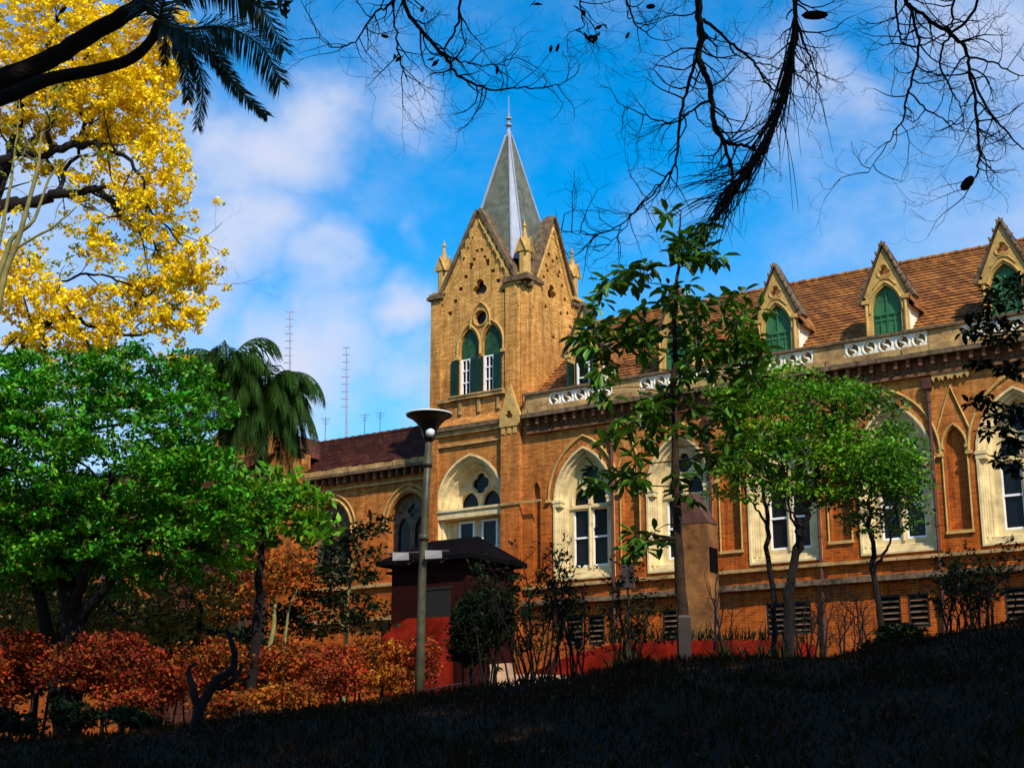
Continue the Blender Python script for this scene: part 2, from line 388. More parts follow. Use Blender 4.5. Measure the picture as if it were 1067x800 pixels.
# piers and balustrade
mb = MB()
edges = [.64]+[e for c in cs for e in (c-1.28, c+1.28)]+[XR]
for a, b_ in zip(edges[0::2], edges[1::2]): mb = MB(); mb.box(a, b_, -.16, .06, 11.86, 12.34); mb.build('parapet_pier', M['ledge'], B)
strip(.64, XR, 12.34, 12.42, .24, 'parapet_coping', M['coping'], wob=.012, seg=.8)
for c in cs:
    b = MB(); hl = []
    for k in range(5):
        x = c-1.28+.256+.512*k; hl.append([(x+.185*math.cos(a), 12.10+.185*math.sin(a)) for a in [2*math.pi*i/16 for i in range(16)]])
        b.tube([(x+.205*math.cos(a), -.135, 12.10+.205*math.sin(a)) for a in [2*math.pi*i/16 for i in range(17)]], .028, 5)
        sp = [(x+.09*math.sin(t*2*math.pi)*(1), -.10, 12.10-.15+.30*t) for t in [i/10 for i in range(11)]]
        b.tube(sp, .034, 5)
    b.plate(rect(c-1.28, c+1.28, 11.86, 12.34), hl, -.13, .09)
    b.build('balustrade_panel', M['white'], B)
mb = MB(); mb.box(.66, XR-.05, .0, .05, 11.88, 12.33); mb.build('parapet_back', M['ledge'], B)
# tiled roofs: real overlapping courses
def roof(name, x0, x1, d0, z0, d1, z1, m, course=.23, clip=None):
    b = MB(); Ls = math.hypot(d1-d0, z1-z0); n = int(Ls/course); ud, uz = (d1-d0)/Ls, (z1-z0)/Ls
    for k in range(n):
        a0 = k*Ls/n; a1 = (k+1)*Ls/n+.03; h = .045
        xx = x0
        while xx < x1-1e-6:
            x2 = min(x1, xx+random.uniform(.7, 1.6)); j = random.uniform(-.008, .008)
            lo = (d0+ud*a0-uz*h, z0+uz*a0+ud*h+j); lo2 = (d0+ud*a0, z0+uz*a0); hi = (d0+ud*a1, z0+uz*a1+.004)
            b.poly([(xx, *lo), (x2, *lo), (x2, *hi), (xx, *hi)]); b.poly([(xx, *lo2), (x2, *lo2), (x2, *lo), (xx, *lo)]); xx = x2
    b.poly([(x0, d1, z1), (x1, d1, z1), (x1, 2*d1-d0, z0), (x0, 2*d1-d0, z0)])
    b.poly([(x0, d0, z0-.02), (x1, d0, z0-.02), (x1, d1, z1-.05), (x0, d1, z1-.05)])
    o = b.build(name, m, B)
    r = MB(); xx = x0
    while xx < x1:
        x2 = min(x1, xx+.38); r.tube([(xx, d1, z1+.03), (x2, d1, z1+.045)], [.085, .105], 8); xx = x2
    r.build('ridge_tiles', m, o)
    return o
roof('roof', .63, XR, .15, 12.28, 4.85, 16.22, M['tile'])
# Gothic windows
def gwin(c, hw=1.17, z0=5.95, zs=8.60, za=10.36, deep=.40, m=None, glass_split=True, plain=False):
    m = m or M['stone']; b = MB()
    st = [(hw,.0),(hw,-.05),(hw-.07,-.05),(hw-.10,.07),(hw-.17,.07),(hw-.20,.20),(hw-.28,.20),(hw-.33,deep),(hw-.42,deep)]
    prof = []
    for k, (h, d) in enumerate(st):
        q = (hw-h)/.42
        prof.append((arch(c, h, z0+(.40 if not plain else .05)*q, zs, za-(.42*1.0)*q), d))
    for (A, da), (B_, db) in zip(prof, prof[1:]): b.loft(A, da, B_, db)
    for q in (-1, 1):   # capitals
        x0, x1 = sorted((c+q*(hw-.30), c+q*(hw+.03))); b.box(x0, x1, -.075, deep-.02, zs-.06, zs+.03); b.box(min(x0,x1)+.02, max(x0,x1)-.02, -.055, deep-.05, zs-.2, zs-.06)
        for rr, dd in ((.10, .06), (.20, .19)): b.tube([(c+q*(hw-rr), dd, z0+.25), (c+q*(hw-rr), dd, zs-.1)], .045, 8)
    o = b.build('window', m, B)
    iw = hw-.42; za2 = za-.42; zb = z0+.40
    # tracery
    t = MB(); hl = []
    lw = iw*.38; off = iw*.49
    for q in (-1, 1):
        if not plain: hl.append(rect(c+q*off-lw, c+q*off+lw, zb+.06, zs-.32)); hl.append(arch(c+q*off, lw, zs-.13, zs-.02, zs+.42, 6))
        else: hl.append(rect(c+q*off-lw, c+q*off+lw, zb+.06, zs-.1))
    hl.append(foil(c, zs+(za2-zs)*.62, iw*.46, 4, .3))
    if not plain:
        for q in (-1, 1): hl.append([(c+q*iw*.55, zs+.62), (c+q*iw*.80, zs+.35), (c+q*iw*.62, zs+.80)])
    t.plate(arch(c, iw+.01, zb, zs, za2+.01), hl, deep+.001, .12)
    t.tube([(c+iw*.44*math.cos(a), deep-.01, zs+(za2-zs)*.64+iw*.44*math.sin(a)) for a in [2*math.pi*i/20 for i in range(21)]], .025, 5)
    for q in (-1, 1):
        t.tube([(x, deep-.01, z) for x, z in arch(c+q*off, lw+.05, zs-.13, zs-.02, zs+.48, 6)], .025, 5)
    if not plain: t.box(c-iw, c+iw, deep-.05, deep+.0, zs-.26, zs-.18); t.tube([(c, deep-.02, zb), (c, deep-.02, zs-.2)], .05, 8)
    t.build('tracery', m, o)
    f = MB()
    for q in (-1, 1):
        x0, x1 = c+q*off-lw-.01, c+q*off+lw+.01
        f.box(x0, x0+.045, deep+.05, deep+.10, zb+.05, zs-.31); f.box(x1-.045, x1, deep+.05, deep+.10, zb+.05, zs-.31)
        zm = (zb+zs-.3)/2+.05
        f.box(x0, x1, deep+.045, deep+.105, zm-.03, zm+.03); f.box(x0, x1, deep+.045, deep+.10, zb+.05, zb+.12)
    f.build('frame', M['whitepaint'], o)
    p = MB(); p.box(c-iw, c+iw, deep+.13, deep+.145, zb, za2-.02); p.build('pane', M['glass'], o)
    return o
def hood(c, hw, zs, za, r=.045, d=-.03):
    b = MB(); P = arch(c, hw, zs-.05, zs, za, 12); b.tube([(x, d, z) for x, z in P], r, 6)
    for q in (-1, 1): b.box(c+q*hw-.09, c+q*hw+.09, -.10, -.001, zs-.12, zs-.02)
    b.build('hood_mould', M['ochre'], B)
for c in cs:
    gwin(c); hood(c, 1.36, 8.70, 10.72)
    for q in (-.41, .41):     # basement louvres
        lv = MB(); fr = MB(); x0, x1 = c+q-.31, c+q+.31
        for (a, b_, cc, d_) in ((x0, x0+.05, 3.82, 4.78), (x1-.05, x1, 3.82, 4.78)): fr.box(a, b_, .02, .12, cc, d_)
        fr.box(x0+.05, x1-.05, .02, .12, 4.72, 4.78); fr.box(x0+.05, x1-.05, .02, .12, 3.82, 3.88)
        o = fr.build('basement_window', M['iron'], B)
        for k in range(5):
            z = 3.95+.165*k; lv.poly([(x0+.05, .04, z-.02), (x1-.05, .04, z-.02), (x1-.05, .15, z+.05), (x0+.05, .15, z+.05)]); lv.box(x0+.05, x1-.05, .028, .04, z-.035, z-.005)
        lv.build('louvre', M['slat'], o)
        bk = MB(); bk.box(x0-.02, x1+.02, .31, .33, 3.8, 4.8); bk.build('louvre_back', M['dark'], o)
# drainpipes
for x in (-.62+niches[3], -.62+niches[2], -.62+niches[1], -.62+niches[0], niches[4]-.62):
    p = MB(); p.tube([(x, -.10, 3.0), (x, -.10, 10.7)], .055, 8); p.box(x-.11, x+.11, -.2, -.0, 10.6, 10.9)
    for z in (4.4, 6.6, 8.75, 10.2): p.tube([(x, -.10, z), (x, -.10, z+.07)], .08, 8)
    p.build('drainpipe', M['pipe'], B)
# dormers
DZ = 12.3
def dormer(c, openw=False):
    fd = .12; hw = .62; ap = 15.32; ft = 13.72
    b = MB()
    b.plate([(c-hw, DZ), (c-hw, ft), (c-hw-.05, ft+.02), (c, ap-.1), (c+hw+.05, ft+.02), (c+hw, ft), (c+hw, DZ)], [arch(c, .45, DZ+.08, 13.28, 14.02), foil(c, 14.46, .17, 3, .4, math.pi/2)], fd, .22)
    for q in (-1, 1):
        b.tube([(c+q*(hw-.02), fd-.03, DZ), (c+q*(hw-.02), fd-.03, 13.5)], .05, 8); b.box(c+q*hw-.10, c+q*hw+.10, fd-.1, fd+.1, 13.5, 13.62)
    b.tube([(x, fd-.02, z) for x, z in arch(c, .51, 13.2, 13.28, 14.12, 8)], .035, 6)
    b.tube([(c-.36, fd-.01, 13.98), (c-.16, fd-.01, 14.2), (c, fd-.01, 14.24), (c+.16, fd-.01, 14.2), (c+.36, fd-.01, 13.98)], .025, 5)
    b.tube([(x, fd-.01, z) for x, z in foil(c, 14.46, .22, 3, .3, math.pi/2, 24)], .02, 5)
    o = b.build('dormer', M['ochre'], B)
    k = MB()
    for q in (-1, 1):
        for j in range(7):
            u = (j+.6)/7; xx = c+q*(hw+.24)*(1-u); zz = ft-.10+(ap+.16-ft)*u
            k.tube([(xx, fd-.05, zz-.02), (xx+q*.05, fd-.05, zz+.09)], [.055, .02], 5)
    for q in (-1, 1):
        A = Vector((c+q*(hw+.24), fd-.07, ft-.16)); T = Vector((c, fd-.07, ap+.06))
        dd = (T-A).normalized(); nn = Vector((-dd.z*q, 0, dd.x*q))*.06
        quad = [A-nn, T-Vector((0,0,.09)), T+Vector((0,0,.05)), A+nn]
        P = [(v.x, v.y, v.z) for v in quad]; Q = [(v.x, v.y+.46, v.z) for v in quad]
        i = len(k.v); k.v += P+Q
        for f in ((0,1,2,3),(7,6,5,4),(0,4,5,1),(1,5,6,2),(2,6,7,3),(3,7,4,0)): k.f.append(tuple(i+a for a in f))
    k.build('coping', M['coping'], o)
    r = MB()
    dr = lambda z: .15+(z-12.28)/.838
    apr = ap; ap = 14.45
    for q in (-1, 1):
        e = (c+q*(hw+.14), 13.40); e2 = e
        r.poly([(c, fd+.27, ap-.06), (c, dr(ap-.06)+.1, ap-.06), (e[0], dr(e[1])+.15, e[1]), (e[0], fd+.27, e[1])])
        r.poly([(c, fd+.27, ap-.14), (c, dr(ap-.06)+.1, ap-.14), (e[0], dr(e[1])+.15, e[1]-.08), (e[0], fd+.27, e[1]-.08)])
        r.poly([(e[0], fd+.27, e[1]-.08), (e[0], fd+.27, e[1]), (e[0], dr(e[1])+.15, e[1]), (e[0], dr(e[1])+.15, e[1]-.08)])
    r.build('dormer_roof', M['tile'], o); ap = apr
    s_ = MB()
    for q in (-1, 1):
        x0, x1 = sorted((c+q*(hw-.12), c+q*(hw-.02))); s_.box(x0, x1, fd+.22, 1.7, DZ, 13.42)
    s_.build('cheek', M['white'], o)
    if not openw:
        g_ = MB(); g_.plate(arch(c, .44, DZ+.08, 13.28, 14.0), [], fd+.13, .03)
        g_.box(c-.43, c+.43, fd+.085, fd+.13, 13.12, 13.2)
        for x in (-.43, -.22, -.02, .02, .21, .41): g_.box(c+x-.015, c+x+.015, fd+.095, fd+.13, DZ+.1, 13.12)
        for x in (-.01,): g_.box(c+x-.03, c+x+.03, fd+.09, fd+.13, 13.2, 13.95)
        for z in (12.5, 12.95): g_.box(c-.42, c+.42, fd+.105, fd+.13, z, z+.05)
        g_.build('shutter', M['green'], o)
    else:
        g_ = MB(); g_.box(c-.45, c+.45, fd+.14, fd+.16, DZ+.05, 14.0); g_.build('pane', M['glass'], o)
        for q in (-1, 1):
            h_ = MB(); x0 = c+q*.44; h_.box(min(x0, x0+q*.05), max(x0, x0+q*.05), fd-.34, fd+.10, DZ+.12, 13.3)
            for z in np.arange(DZ+.2, 13.25, .09): h_.box(min(x0-q*.03, x0+q*.05), max(x0-q*.03, x0+q*.05), fd-.3, fd+.06, z, z+.02)
            h_.build('shutter', M['dkgreen'], o)
        f = MB()
        for x in (-.30, .16): f.box(c+x-.035, c+x+.035, fd+.07, fd+.12, DZ+.1, 13.3)
        for z in (DZ+.1, 12.75, 13.25): f.box(c-.3, c+.19, fd+.075, fd+.115, z, z+.05)
        f.build('frame', M['whitepaint'], o)
for k, c in enumerate(cs): dormer(c, k == 0)
# ---- tower
X0, X1, TD = -3.5, .63, 3.35; TC = (X0+X1)/2
b = MB()
lowh = [arch(-1.77, 1.42, 6.2, 8.85, 10.62)]
b.plate(rect(-3.4, -.30, BASE, 11.0), lowh, 0, .35)
b.box(-.30, .46, 0, .35, BASE, 11.0)
b.box(-3.4, -.30, .0, .35, 11.0, 11.5)
# upper stage front with gable, lancets, rose, trefoil and chequer recesses
gh = []
for i in range(5):
    for q in (-1, 1):
        x = TC+q*(1.30-.235*i+(.0)); z = 15.95+.42*i
        gh.append(rect(x-.09, x+.09, z-.07, z+.07))
for i in range(3):
    for q in (-1, 1): gh.append(rect(TC+q*(.24+.0*i)-.07+q*.14*(1-i), TC+q*(.24)+.07+q*.14*(1-i), 17.45+.3*i, 17.57+.3*i))
trif = foil(TC+.03, 16.68, .33, 3, .42, math.pi/2)
win_u = [arch(-1.86, .40, 12.78, 14.55, 15.22), arch(-.85, .40, 12.78, 14.55, 15.22), [( -1.355+.25*math.cos(a), 15.55+.25*math.sin(a)) for a in [2*math.pi*i/18 for i in range(18)]]]
b.plate([(X0, 11.5), (X0, 16.6), (TC, 19.62), (X1-.4, 16.75), (X1-.25, 16.6), (X1-.25, 11.5)], gh+win_u+[trif], 0, .22)
b.plate([(X0+.3, 15.4), (X0+.3, 16.5), (TC, 19.4), (X1-.5, 16.5), (X1-.5, 15.4)], [foil(TC+.03, 16.68, .36, 3, .42, math.pi/2), [( -1.355+.3*math.cos(a), 15.55+.3*math.sin(a)) for a in [2*math.pi*i/18 for i in range(18)]]], .225, .03)
# right face
sh = []
for i in range(6):
    for q in (-1, 1):
        x = 1.70+q*(1.12-.17*i); z = 15.55+.48*i; sh.append([(x-.1, z), (x, z+.12), (x+.1, z), (x, z-.12)])
for (x, z) in ((1.70, 14.9), (1.35, 17.3), (2.05, 17.3), (1.70, 17.75), (1.2, 15.9), (2.2, 15.9)): sh.append([(x-.1, z), (x, z+.12), (x+.1, z), (x, z-.12)])
sh.append(foil(1.62, 16.55, .30, 3, .42, math.pi/2))
b.plate([(.22, 11.5), (.22, 16.4), (1.70, 19.42), (3.3, 16.4), (3.3, 11.5)], sh, 0, .22, TS)
b.plate([(.3, 14.5), (.3, 16.2), (1.70, 19.2), (3.2, 16.2), (3.2, 14.5)], [foil(1.62, 16.55, .33, 3, .42, math.pi/2)], .225, .03, TS)
# back and left faces
b.plate([(X0, BASE), (X0, 16.6), (TC, 19.6), (X1, 16.6), (X1, BASE)], [], TD, .2)
TL = lambda u, dd, z: (X0+dd, u, z)
b.plate([(.22, BASE), (.22, 16.4), (1.70, 19.42), (3.3, 16.4), (3.3, BASE)], [], .0, .2, TL)
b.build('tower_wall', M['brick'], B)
# dark belfry void behind the windows
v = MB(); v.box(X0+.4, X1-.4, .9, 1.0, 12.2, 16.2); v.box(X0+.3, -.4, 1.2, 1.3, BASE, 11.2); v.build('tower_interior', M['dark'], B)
# corner piers (chamfered) and buttress
b = MB()
b.prism([(-.25,-.06),(.28,-.06),(.70,.36),(.70,.82),(-.25,.82)], 11.7, 16.62)
b.box(X0-.05, X0+.42, -.07, .4, 11.7, 16.62); b.box(X1-.35, X1+.05, 2.95, 3.42, 12.0, 16.4)
b.box(-.32, .44, -.22, -.001, BASE, 11.35); b.box(X0, X0+.36, -.10, -.001, BASE, 11.3)
b.box(-.40, .50, -.32, -.221, BASE, 6.0)
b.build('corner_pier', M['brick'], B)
b = MB()   # buttress gablet
b.plate([(-.34, 11.35), (-.34, 11.75), (0.04, 12.75), (.46, 11.75), (.46, 11.35)], [foil(.05, 11.75, .16, 3, .4, math.pi/2)], -.27, .2)
for q, x in ((-1, -.34), (1, .46)): b.tube([(x, -.2, 11.68), (.05, -.2, 12.82)], .06, 5)
for k in range(3): b.box(-.28+.25*k, -.14+.25*k, -.25, -.2, 11.1, 11.3)
b.build('buttress_gablet', M['ochre'], B)
for (x0, x1, y0, y1, z) in ((-.33, .78, -.16, .9, 16.62), (X0-.18, X0+.5, -.18, .5, 16.55), (X1-.42, X1+.14, 2.87, 3.5, 16.4)):
    b = MB(); b.box(x0, x1, y0, y1, z, z+.12); b.box(x0+.06, x1-.06, y0+.06, y1-.06, z+.12, z+.22); b.build('pier_cap', M['coping'], B)
b = MB()   # blind lancets on the chamfer and left pier
for z0 in (15.6,):
    for (p0, p1) in (((.30, -.04), (.68, .34)),):
        mid = ((p0[0]+p1[0])/2+.02, (p0[1]+p1[1])/2-.02)
        b.tube([(p0[0]+.02, p0[1]-.02, 15.7), (p0[0]+.1, p0[1]+.06, 16.05), (mid[0], mid[1], 16.4), (p1[0]-.1, p1[1]-.06, 16.05), (p1[0], p1[1]-.02, 15.7)], .03, 5)
b.build('blind_arch', M['ochre'], B)
# stepped corbels along the gable rake
b = MB()
for i in range(8):
    for q in (-1, 1):
        x = TC+q*(1.62-.185*i); z = 16.25+.36*i
        if q > 0 or i > 4: b.box(x-.08, x+.08, -.07, -.001, z-.1, z+.22)
for q in (-1, 1): b.tube([(TC+q*1.62, -.03, 16.35), (TC, -.03, 19.25)], .05, 4)
for q in (-1, 1): b.tube([TS(1.70+q*1.33, -.03, 16.3), TS(1.70, -.03, 19.05)], .045, 4)
b.build('stepped_corbel', M['ochre'], B)
# gable copings + little gable roofs running back into the spire
def coping(p, q, width, th, m, nm, out=.12, side=False):
    k = MB(); p = Vector(p); q = Vector(q); d = (q-p).normalized()
    inn = Vector((1, 0, 0)) if side else Vector((0, 1, 0))
    n = d.cross(inn).normalized(); n = n if n.z > 0 else -n
    sgn = -1 if side else 1
    a = inn*(-out)*sgn; c_ = inn*(width)*sgn
    Q = [p+a, q+a, q+a+n*th, p+a+n*th, p+c_, q+c_, q+c_+n*th, p+c_+n*th]
    k.v += [tuple(x) for x in Q]; k.f += [(0,1,2,3),(7,6,5,4),(0,4,5,1),(1,5,6,2),(2,6,7,3),(3,7,4,0)]
    return k.build(nm, m, B)
for q in (-1, 1):
    coping((TC+q*1.78, 0, 16.45), (TC, 0, 19.62), .34, .13, M['coping'], 'gable_coping')
    coping((X1, 1.70+q*1.50, 16.35), (X1, 1.70, 19.42), .34, .13, M['coping'], 'gable_coping', side=True)
b = MB()
b.poly([(TC, .3, 19.6), (TC, 1.7, 19.6), (TC-1.7, 1.7, 16.6), (TC-1.7, .3, 16.6)]); b.poly([(TC, .3, 19.6), (TC, 1.7, 19.6), (TC+1.7, 1.7, 16.6), (TC+1.7, .3, 16.6)])
b.poly([(X1-.3, 1.7, 19.4), (TC, 1.7, 19.4), (TC, .25, 16.5), (X1-.3, .25, 16.5)]); b.poly([(X1-.3, 1.7, 19.4), (TC, 1.7, 19.4), (TC, 3.15, 16.5), (X1-.3, 3.15, 16.5)])
b.poly([(X0+.2, 1.7, 19.4), (TC, 1.7, 19.4), (TC, .25, 16.5), (X0+.2, .25, 16.5)]); b.poly([(X0+.2, 1.7, 19.4), (TC, 1.7, 19.4), (TC, 3.15, 16.5), (X0+.2, 3.15, 16.5)])
b.build('gable_roof', M['slate'], B)
# spire with chamfered, zinc-covered arrises
SX, SY, SZ0, SZ1 = -1.32, 1.70, 17.65, 23.15; HW = 1.43; CH = .33
plan = [(-HW+CH,-HW),(HW-CH,-HW),(HW,-HW+CH),(HW,HW-CH),(HW-CH,HW),(-HW+CH,HW),(-HW,HW-CH),(-HW,-HW+CH)]
tip = .06
bs = MB(); bz = MB()
for k in range(8):
    p, q = plan[k], plan[(k+1) % 8]
    quad = [(SX+p[0], SY+p[1], SZ0), (SX+q[0], SY+q[1], SZ0), (SX+q[0]*tip, SY+q[1]*tip, SZ1), (SX+p[0]*tip, SY+p[1]*tip, SZ1)]
    (bs if k % 2 == 0 else bz).poly(quad)
sp = bs.build('spire', M['slate'], B)
for k in range(8):
    p = plan[k]; bz.tube([(SX+p[0]*1.01, SY+p[1]*1.01, SZ0), (SX+p[0]*tip*1.1, SY+p[1]*tip*1.1, SZ1+.02)], .035, 5)
bz.build('ridge_flashing', M['zinc'], sp)
f = MB(); f.lathe([(.11,0),(.09,.25),(.05,.32),(.05,.42),(.13,.47),(.13,.53),(.05,.58),(.05,.70),(.12,.74),(.12,.80),(.04,.85),(.05,.95),(.02,1.0),(.012,1.7)], (SX, SY, SZ1-.05), 12)
f.build('finial', M['zinc'], sp)
def pinnacle(x, y, z, s=1.0):
    b = MB(); h = .20*s
    oct_ = [(x+h*1.08*math.cos(a), y+h*1.08*math.sin(a)) for a in [math.pi/8+i*math.pi/4 for i in range(8)]]
    b.prism(oct_, z, z+1.0*s)
    for (dx, dy) in ((1,0),(-1,0),(0,1),(0,-1)):
        xf = (lambda u, dd, zz, dx=dx, dy=dy: (x+dx*(h+.03-dd)+(-dy)*u, y+dy*(h+.03-dd)+dx*u, zz))
        b.plate([(-h*1.1, z+.92*s), (0, z+1.42*s), (h*1.1, z+.92*s)], [], 0, .1, xf)
        b.tube([xf(-h*1.2, -.02, z+.88*s), xf(0, -.02, z+1.45*s), xf(h*1.2, -.02, z+.88*s)], .028, 4)
    b.prism(oct_, z+1.0*s, z+1.9*s, .1)
    b.box(x-.3*s, x+.3*s, y-.3*s, y+.3*s, z-.02, z+.1)
    b.lathe([(.03,0),(.07,.06),(.07,.12),(.03,.16),(.01,.3)], (x, y, z+1.84*s), 8)
    b.build('pinnacle', M['ochre'], B)
pinnacle(.34, .30, 16.84); pinnacle(X0+.28, .25, 16.75, 1.02); pinnacle(X1-.1, 3.15, 16.62)
# tower belfry window: mouldings, casements, shutters
mo = MB()
for c_ in (-1.86, -.85):
    mo.tube([(x, -.03, z) for x, z in arch(c_, .50, 14.2, 14.55, 15.36, 8)], .045, 6)
mo.tube([(x, -.03, z) for x, z in arch(-1.355, .42, 15.2, 15.45, 16.12, 8)], .05, 6)
mo.tube([(-1.355+.30*math.cos(a), -.02, 15.55+.30*math.sin(a)) for a in [2*math.pi*i/20 for i in range(21)]], .035, 5)
for x in (-2.36, -.35): mo.box(x-.09, x+.09, -.09, -.001, 14.12, 14.24)
bw = mo.build('belfry_window', M['ochre'], B)
mo = MB()
for c_ in (-1.86, -.85):
    mo.plate(arch(c_, .39, 14.18, 14.55, 15.2), [], .10, .03); mo.box(c_-.39, c_+.39, .07, .10, 14.14, 14.2)
    mo.poly([(c_-.39, .099, 14.2), (c_, .06, 14.75), (c_+.39, .099, 14.2)])
mo.build('tympanum', M['midgreen'], bw)
fr = MB()
for c_ in (-1.86, -.85):
    for x in (c_-.36, c_+.02): fr.box(x-.045, x+.045, .06, .12, 12.8, 14.14)
    for z in (12.8, 13.24, 13.68, 14.08): fr.box(c_-.36, c_+.02, .07, .11, z, z+.05)
    fr.box(c_-.19, c_-.16, .075, .105, 12.8, 14.1)
fr.build('casement', M['whitepaint'], bw)
pn = MB(); pn.box(-2.3, -.4, .16, .175, 12.78, 14.2); pn.build('pane', M['glass'], bw); pn = MB(); pn.box(-1.65, -1.05, .16, .175, 15.25, 15.9); pn.build('pane', M['glass'], bw)
for x0, x1 in ((-2.62, -2.27), (-1.77, -1.38), (-1.34, -1.22), (-.77, -.42)):
    h_ = MB(); h_.box(x0, x1, -.05, -.015, 12.8, 14.12)
    for z in np.arange(12.88, 14.05, .08): h_.box(x0+.04, x1-.04, -.065, -.05, z, z+.03)
    h_.build('shutter', M['dkgreen'], bw)
# tower ledges
def tband(z0, z1, p, m, nm, x0=X0, x1=X1-.02, right=True):
    b = MB(); b.box(x0-p, -.3, -p, -.002, z0, z1)
    b.build(nm, m, B)
tband(11.55, 11.70, .20, M['coping'], 'tower_cornice'); 
b = MB(); b.box(X0-.1, -.34, -.12, -.001, 11.38, 11.55); b.box(X0-.0, -.34, -.09, -.001, 10.98, 11.05); b.build('tower_cornice', M['ledge'], B)
b = MB()
for (a, c_) in ((X0+.4, -2.62), (-2.62, -1.40), (-1.40, -.25)): b.box(a, c_-.02, -.13, -.001, 12.62+random.uniform(-.02, .02), 12.74)
b.box(-2.65, -.3, -.16, -.0, 12.735, 12.79)
for x in (-2.2, -1.38, -.55): b.box(x-.05, x+.05, -.08, -.001, 12.1, 12.62)
b.build('sill_course', M['ledge'], B)
# slope of the tower offset above its cornice
b = MB(); b.poly([(X0-.19, -.19, 11.70), (-.34, -.19, 11.70), (-.34, -.01, 12.0), (X0-.02, -.01, 12.0)]); b.poly([(X0-.19, -.19, 11.70), (X0-.02, -.01, 12.0), (X0-.02, .3, 12.0), (X0-.19, .3, 11.7)])
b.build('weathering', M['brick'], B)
# tower lower window: deep cream reveal, transom, tracery
c = -1.77; b = MB()
st = [(1.46,0),(1.46,-.05),(1.38,-.05),(1.34,.12),(1.24,.12),(1.20,.32),(1.10,.32),(1.0,.62),(.95,.62)]
pr = [(arch(c, h, 6.2+(1.46-h)*.5, 8.85, 10.66-(1.46-h)*1.0), d) for h, d in st]
for (A, da), (B_, db) in zip(pr, pr[1:]): b.loft(A, da, B_, db)
b.box(c-1.46, c+1.40, -.04, .45, 8.42, 8.66); b.box(c-1.50, c+1.44, -.09, .45, 8.66, 8.74)
b.box(c-1.30, c+1.2, .42, .62, 6.3, 8.5)
lwn = b.build('window', M['stone'], B)
t = MB()
# transom panel is cut by two casement openings lower down
hl = [arch(c-.47+.0, .38, 8.80, 8.95, 9.42, 6), arch(c+.47, .38, 8.80, 8.95, 9.42, 6), foil(c, 9.70, .38, 4, .28), [(c-.72, 9.3), (c-.86, 9.1), (c-.55, 9.62)], [(c+.72, 9.3), (c+.55, 9.62), (c+.86, 9.1)]]
t.plate(arch(c, .96, 8.7, 8.85, 10.15), hl, .621, .12)
t.tube([(c+.40*math.cos(a), .61, 9.72+.40*math.sin(a)) for a in [2*math.pi*i/20 for i in range(21)]], .03, 5)
for q in (-1, 1): t.tube([(x, .61, z) for x, z in arch(c+q*.47, .43, 8.8, 8.95, 9.5, 6)], .03, 5)
t.build('tracery', M['stone'], lwn)
p = MB(); p.box(c-.95, c+.95, .76, .78, 8.7, 10.1)
p.build('pane', M['glass'], lwn)
for q in (-.38, .60): p = MB(); p.box(c+q-.30, c+q+.30, .385, .419, 6.5, 8.3); p.build('pane', M['glass'], lwn)
fr = MB()
for q in (-.38, .60):
    for x in (-.33, .27): fr.box(c+q+x, c+q+x+.06, .33, .42, 6.5, 8.34)
    fr.box(c+q-.27, c+q+.27, .345, .384, 7.35, 7.42); fr.box(c+q-.27, c+q+.27, .345, .384, 8.27, 8.34)
fr.build('frame', M['whitepaint'], lwn)
b = MB(); b.box(-.32+.0, 1.35, -.27, -.221, 8.62, 8.7); b.build('string_course', M['ledge'], B)
# ---- left wing
LD = 1.9; XL = -46
ac = [-6.0, -9.8, -13.7]+[-18.5-3.9*i for i in range(7)]
b = MB(); hl = [arch(a, .92, 6.9, 8.9, 10.0) for a in ac]+[arch(a, .13, 8.9, 9.3, 9.55, 4) for a in (-7.9, -11.7)]
b.plate(rect(XL, -3.4, BASE, 10.9), hl, LD, .35); b.box(XL, XL+.3, LD+.35, 8.5, BASE, 10.9)
b.box(-3.45, -3.15, .35, LD+.5, BASE, 11.5)
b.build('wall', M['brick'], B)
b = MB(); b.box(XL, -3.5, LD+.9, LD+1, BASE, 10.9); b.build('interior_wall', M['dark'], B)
for a in ac:
    b = MB(); b.tube([(x, LD-.02, z) for x, z in arch(a, 1.03, 8.7, 8.9, 10.12, 10)], .05, 6); b.tube([(x, LD-.02, z) for x, z in arch(a, 1.22, 8.7, 8.9, 10.32, 10)], .04, 6)
    o = b.build('arched_window', M['ochre'], B)
    t = MB(); t.plate(arch(a, .93, 6.9, 8.9, 10.0), [arch(a-.40, .28, 7.1, 8.6, 9.1, 5), arch(a+.40, .28, 7.1, 8.6, 9.1, 5), foil(a, 9.35, .25, 4)], LD+.25, .08); t.build('tracery', M['coping'], o)
    t = MB(); t.box(a-.92, a+.92, LD+.34, LD+.345, 6.95, 9.9); t.build('pane', M['glass'], o)
def lstrip(z0, z1, p, m, nm, wob=.02, x0=XL, x1=-3.42, d=LD): return strip(x0, x1, z0, z1, p, nm, m, d=d, wob=wob)
lstrip(6.55, 6.68, .14, M['ledge'], 'string_course'); lstrip(5.3, 5.42, .2, M['ledge'], 'string_course')
lstrip(10.42, 10.50, .10, M['ochre'], 'cornice'); lstrip(10.9, 11.02, .42, M['coping'], 'cornice'); lstrip(11.02, 11.22, .36, M['ledge'], 'cornice', .04)
b = MB(); x = XL
while x < -3.6: b.box(x, x+.1, LD-.3, LD-.002, 10.66, 10.89); x += .37
b.build('corbel_table', M['brick_dark'], B)
roof('roof', XL, -3.4, LD-.3, 11.24, 5.0, 13.28, M['tile_dark'])
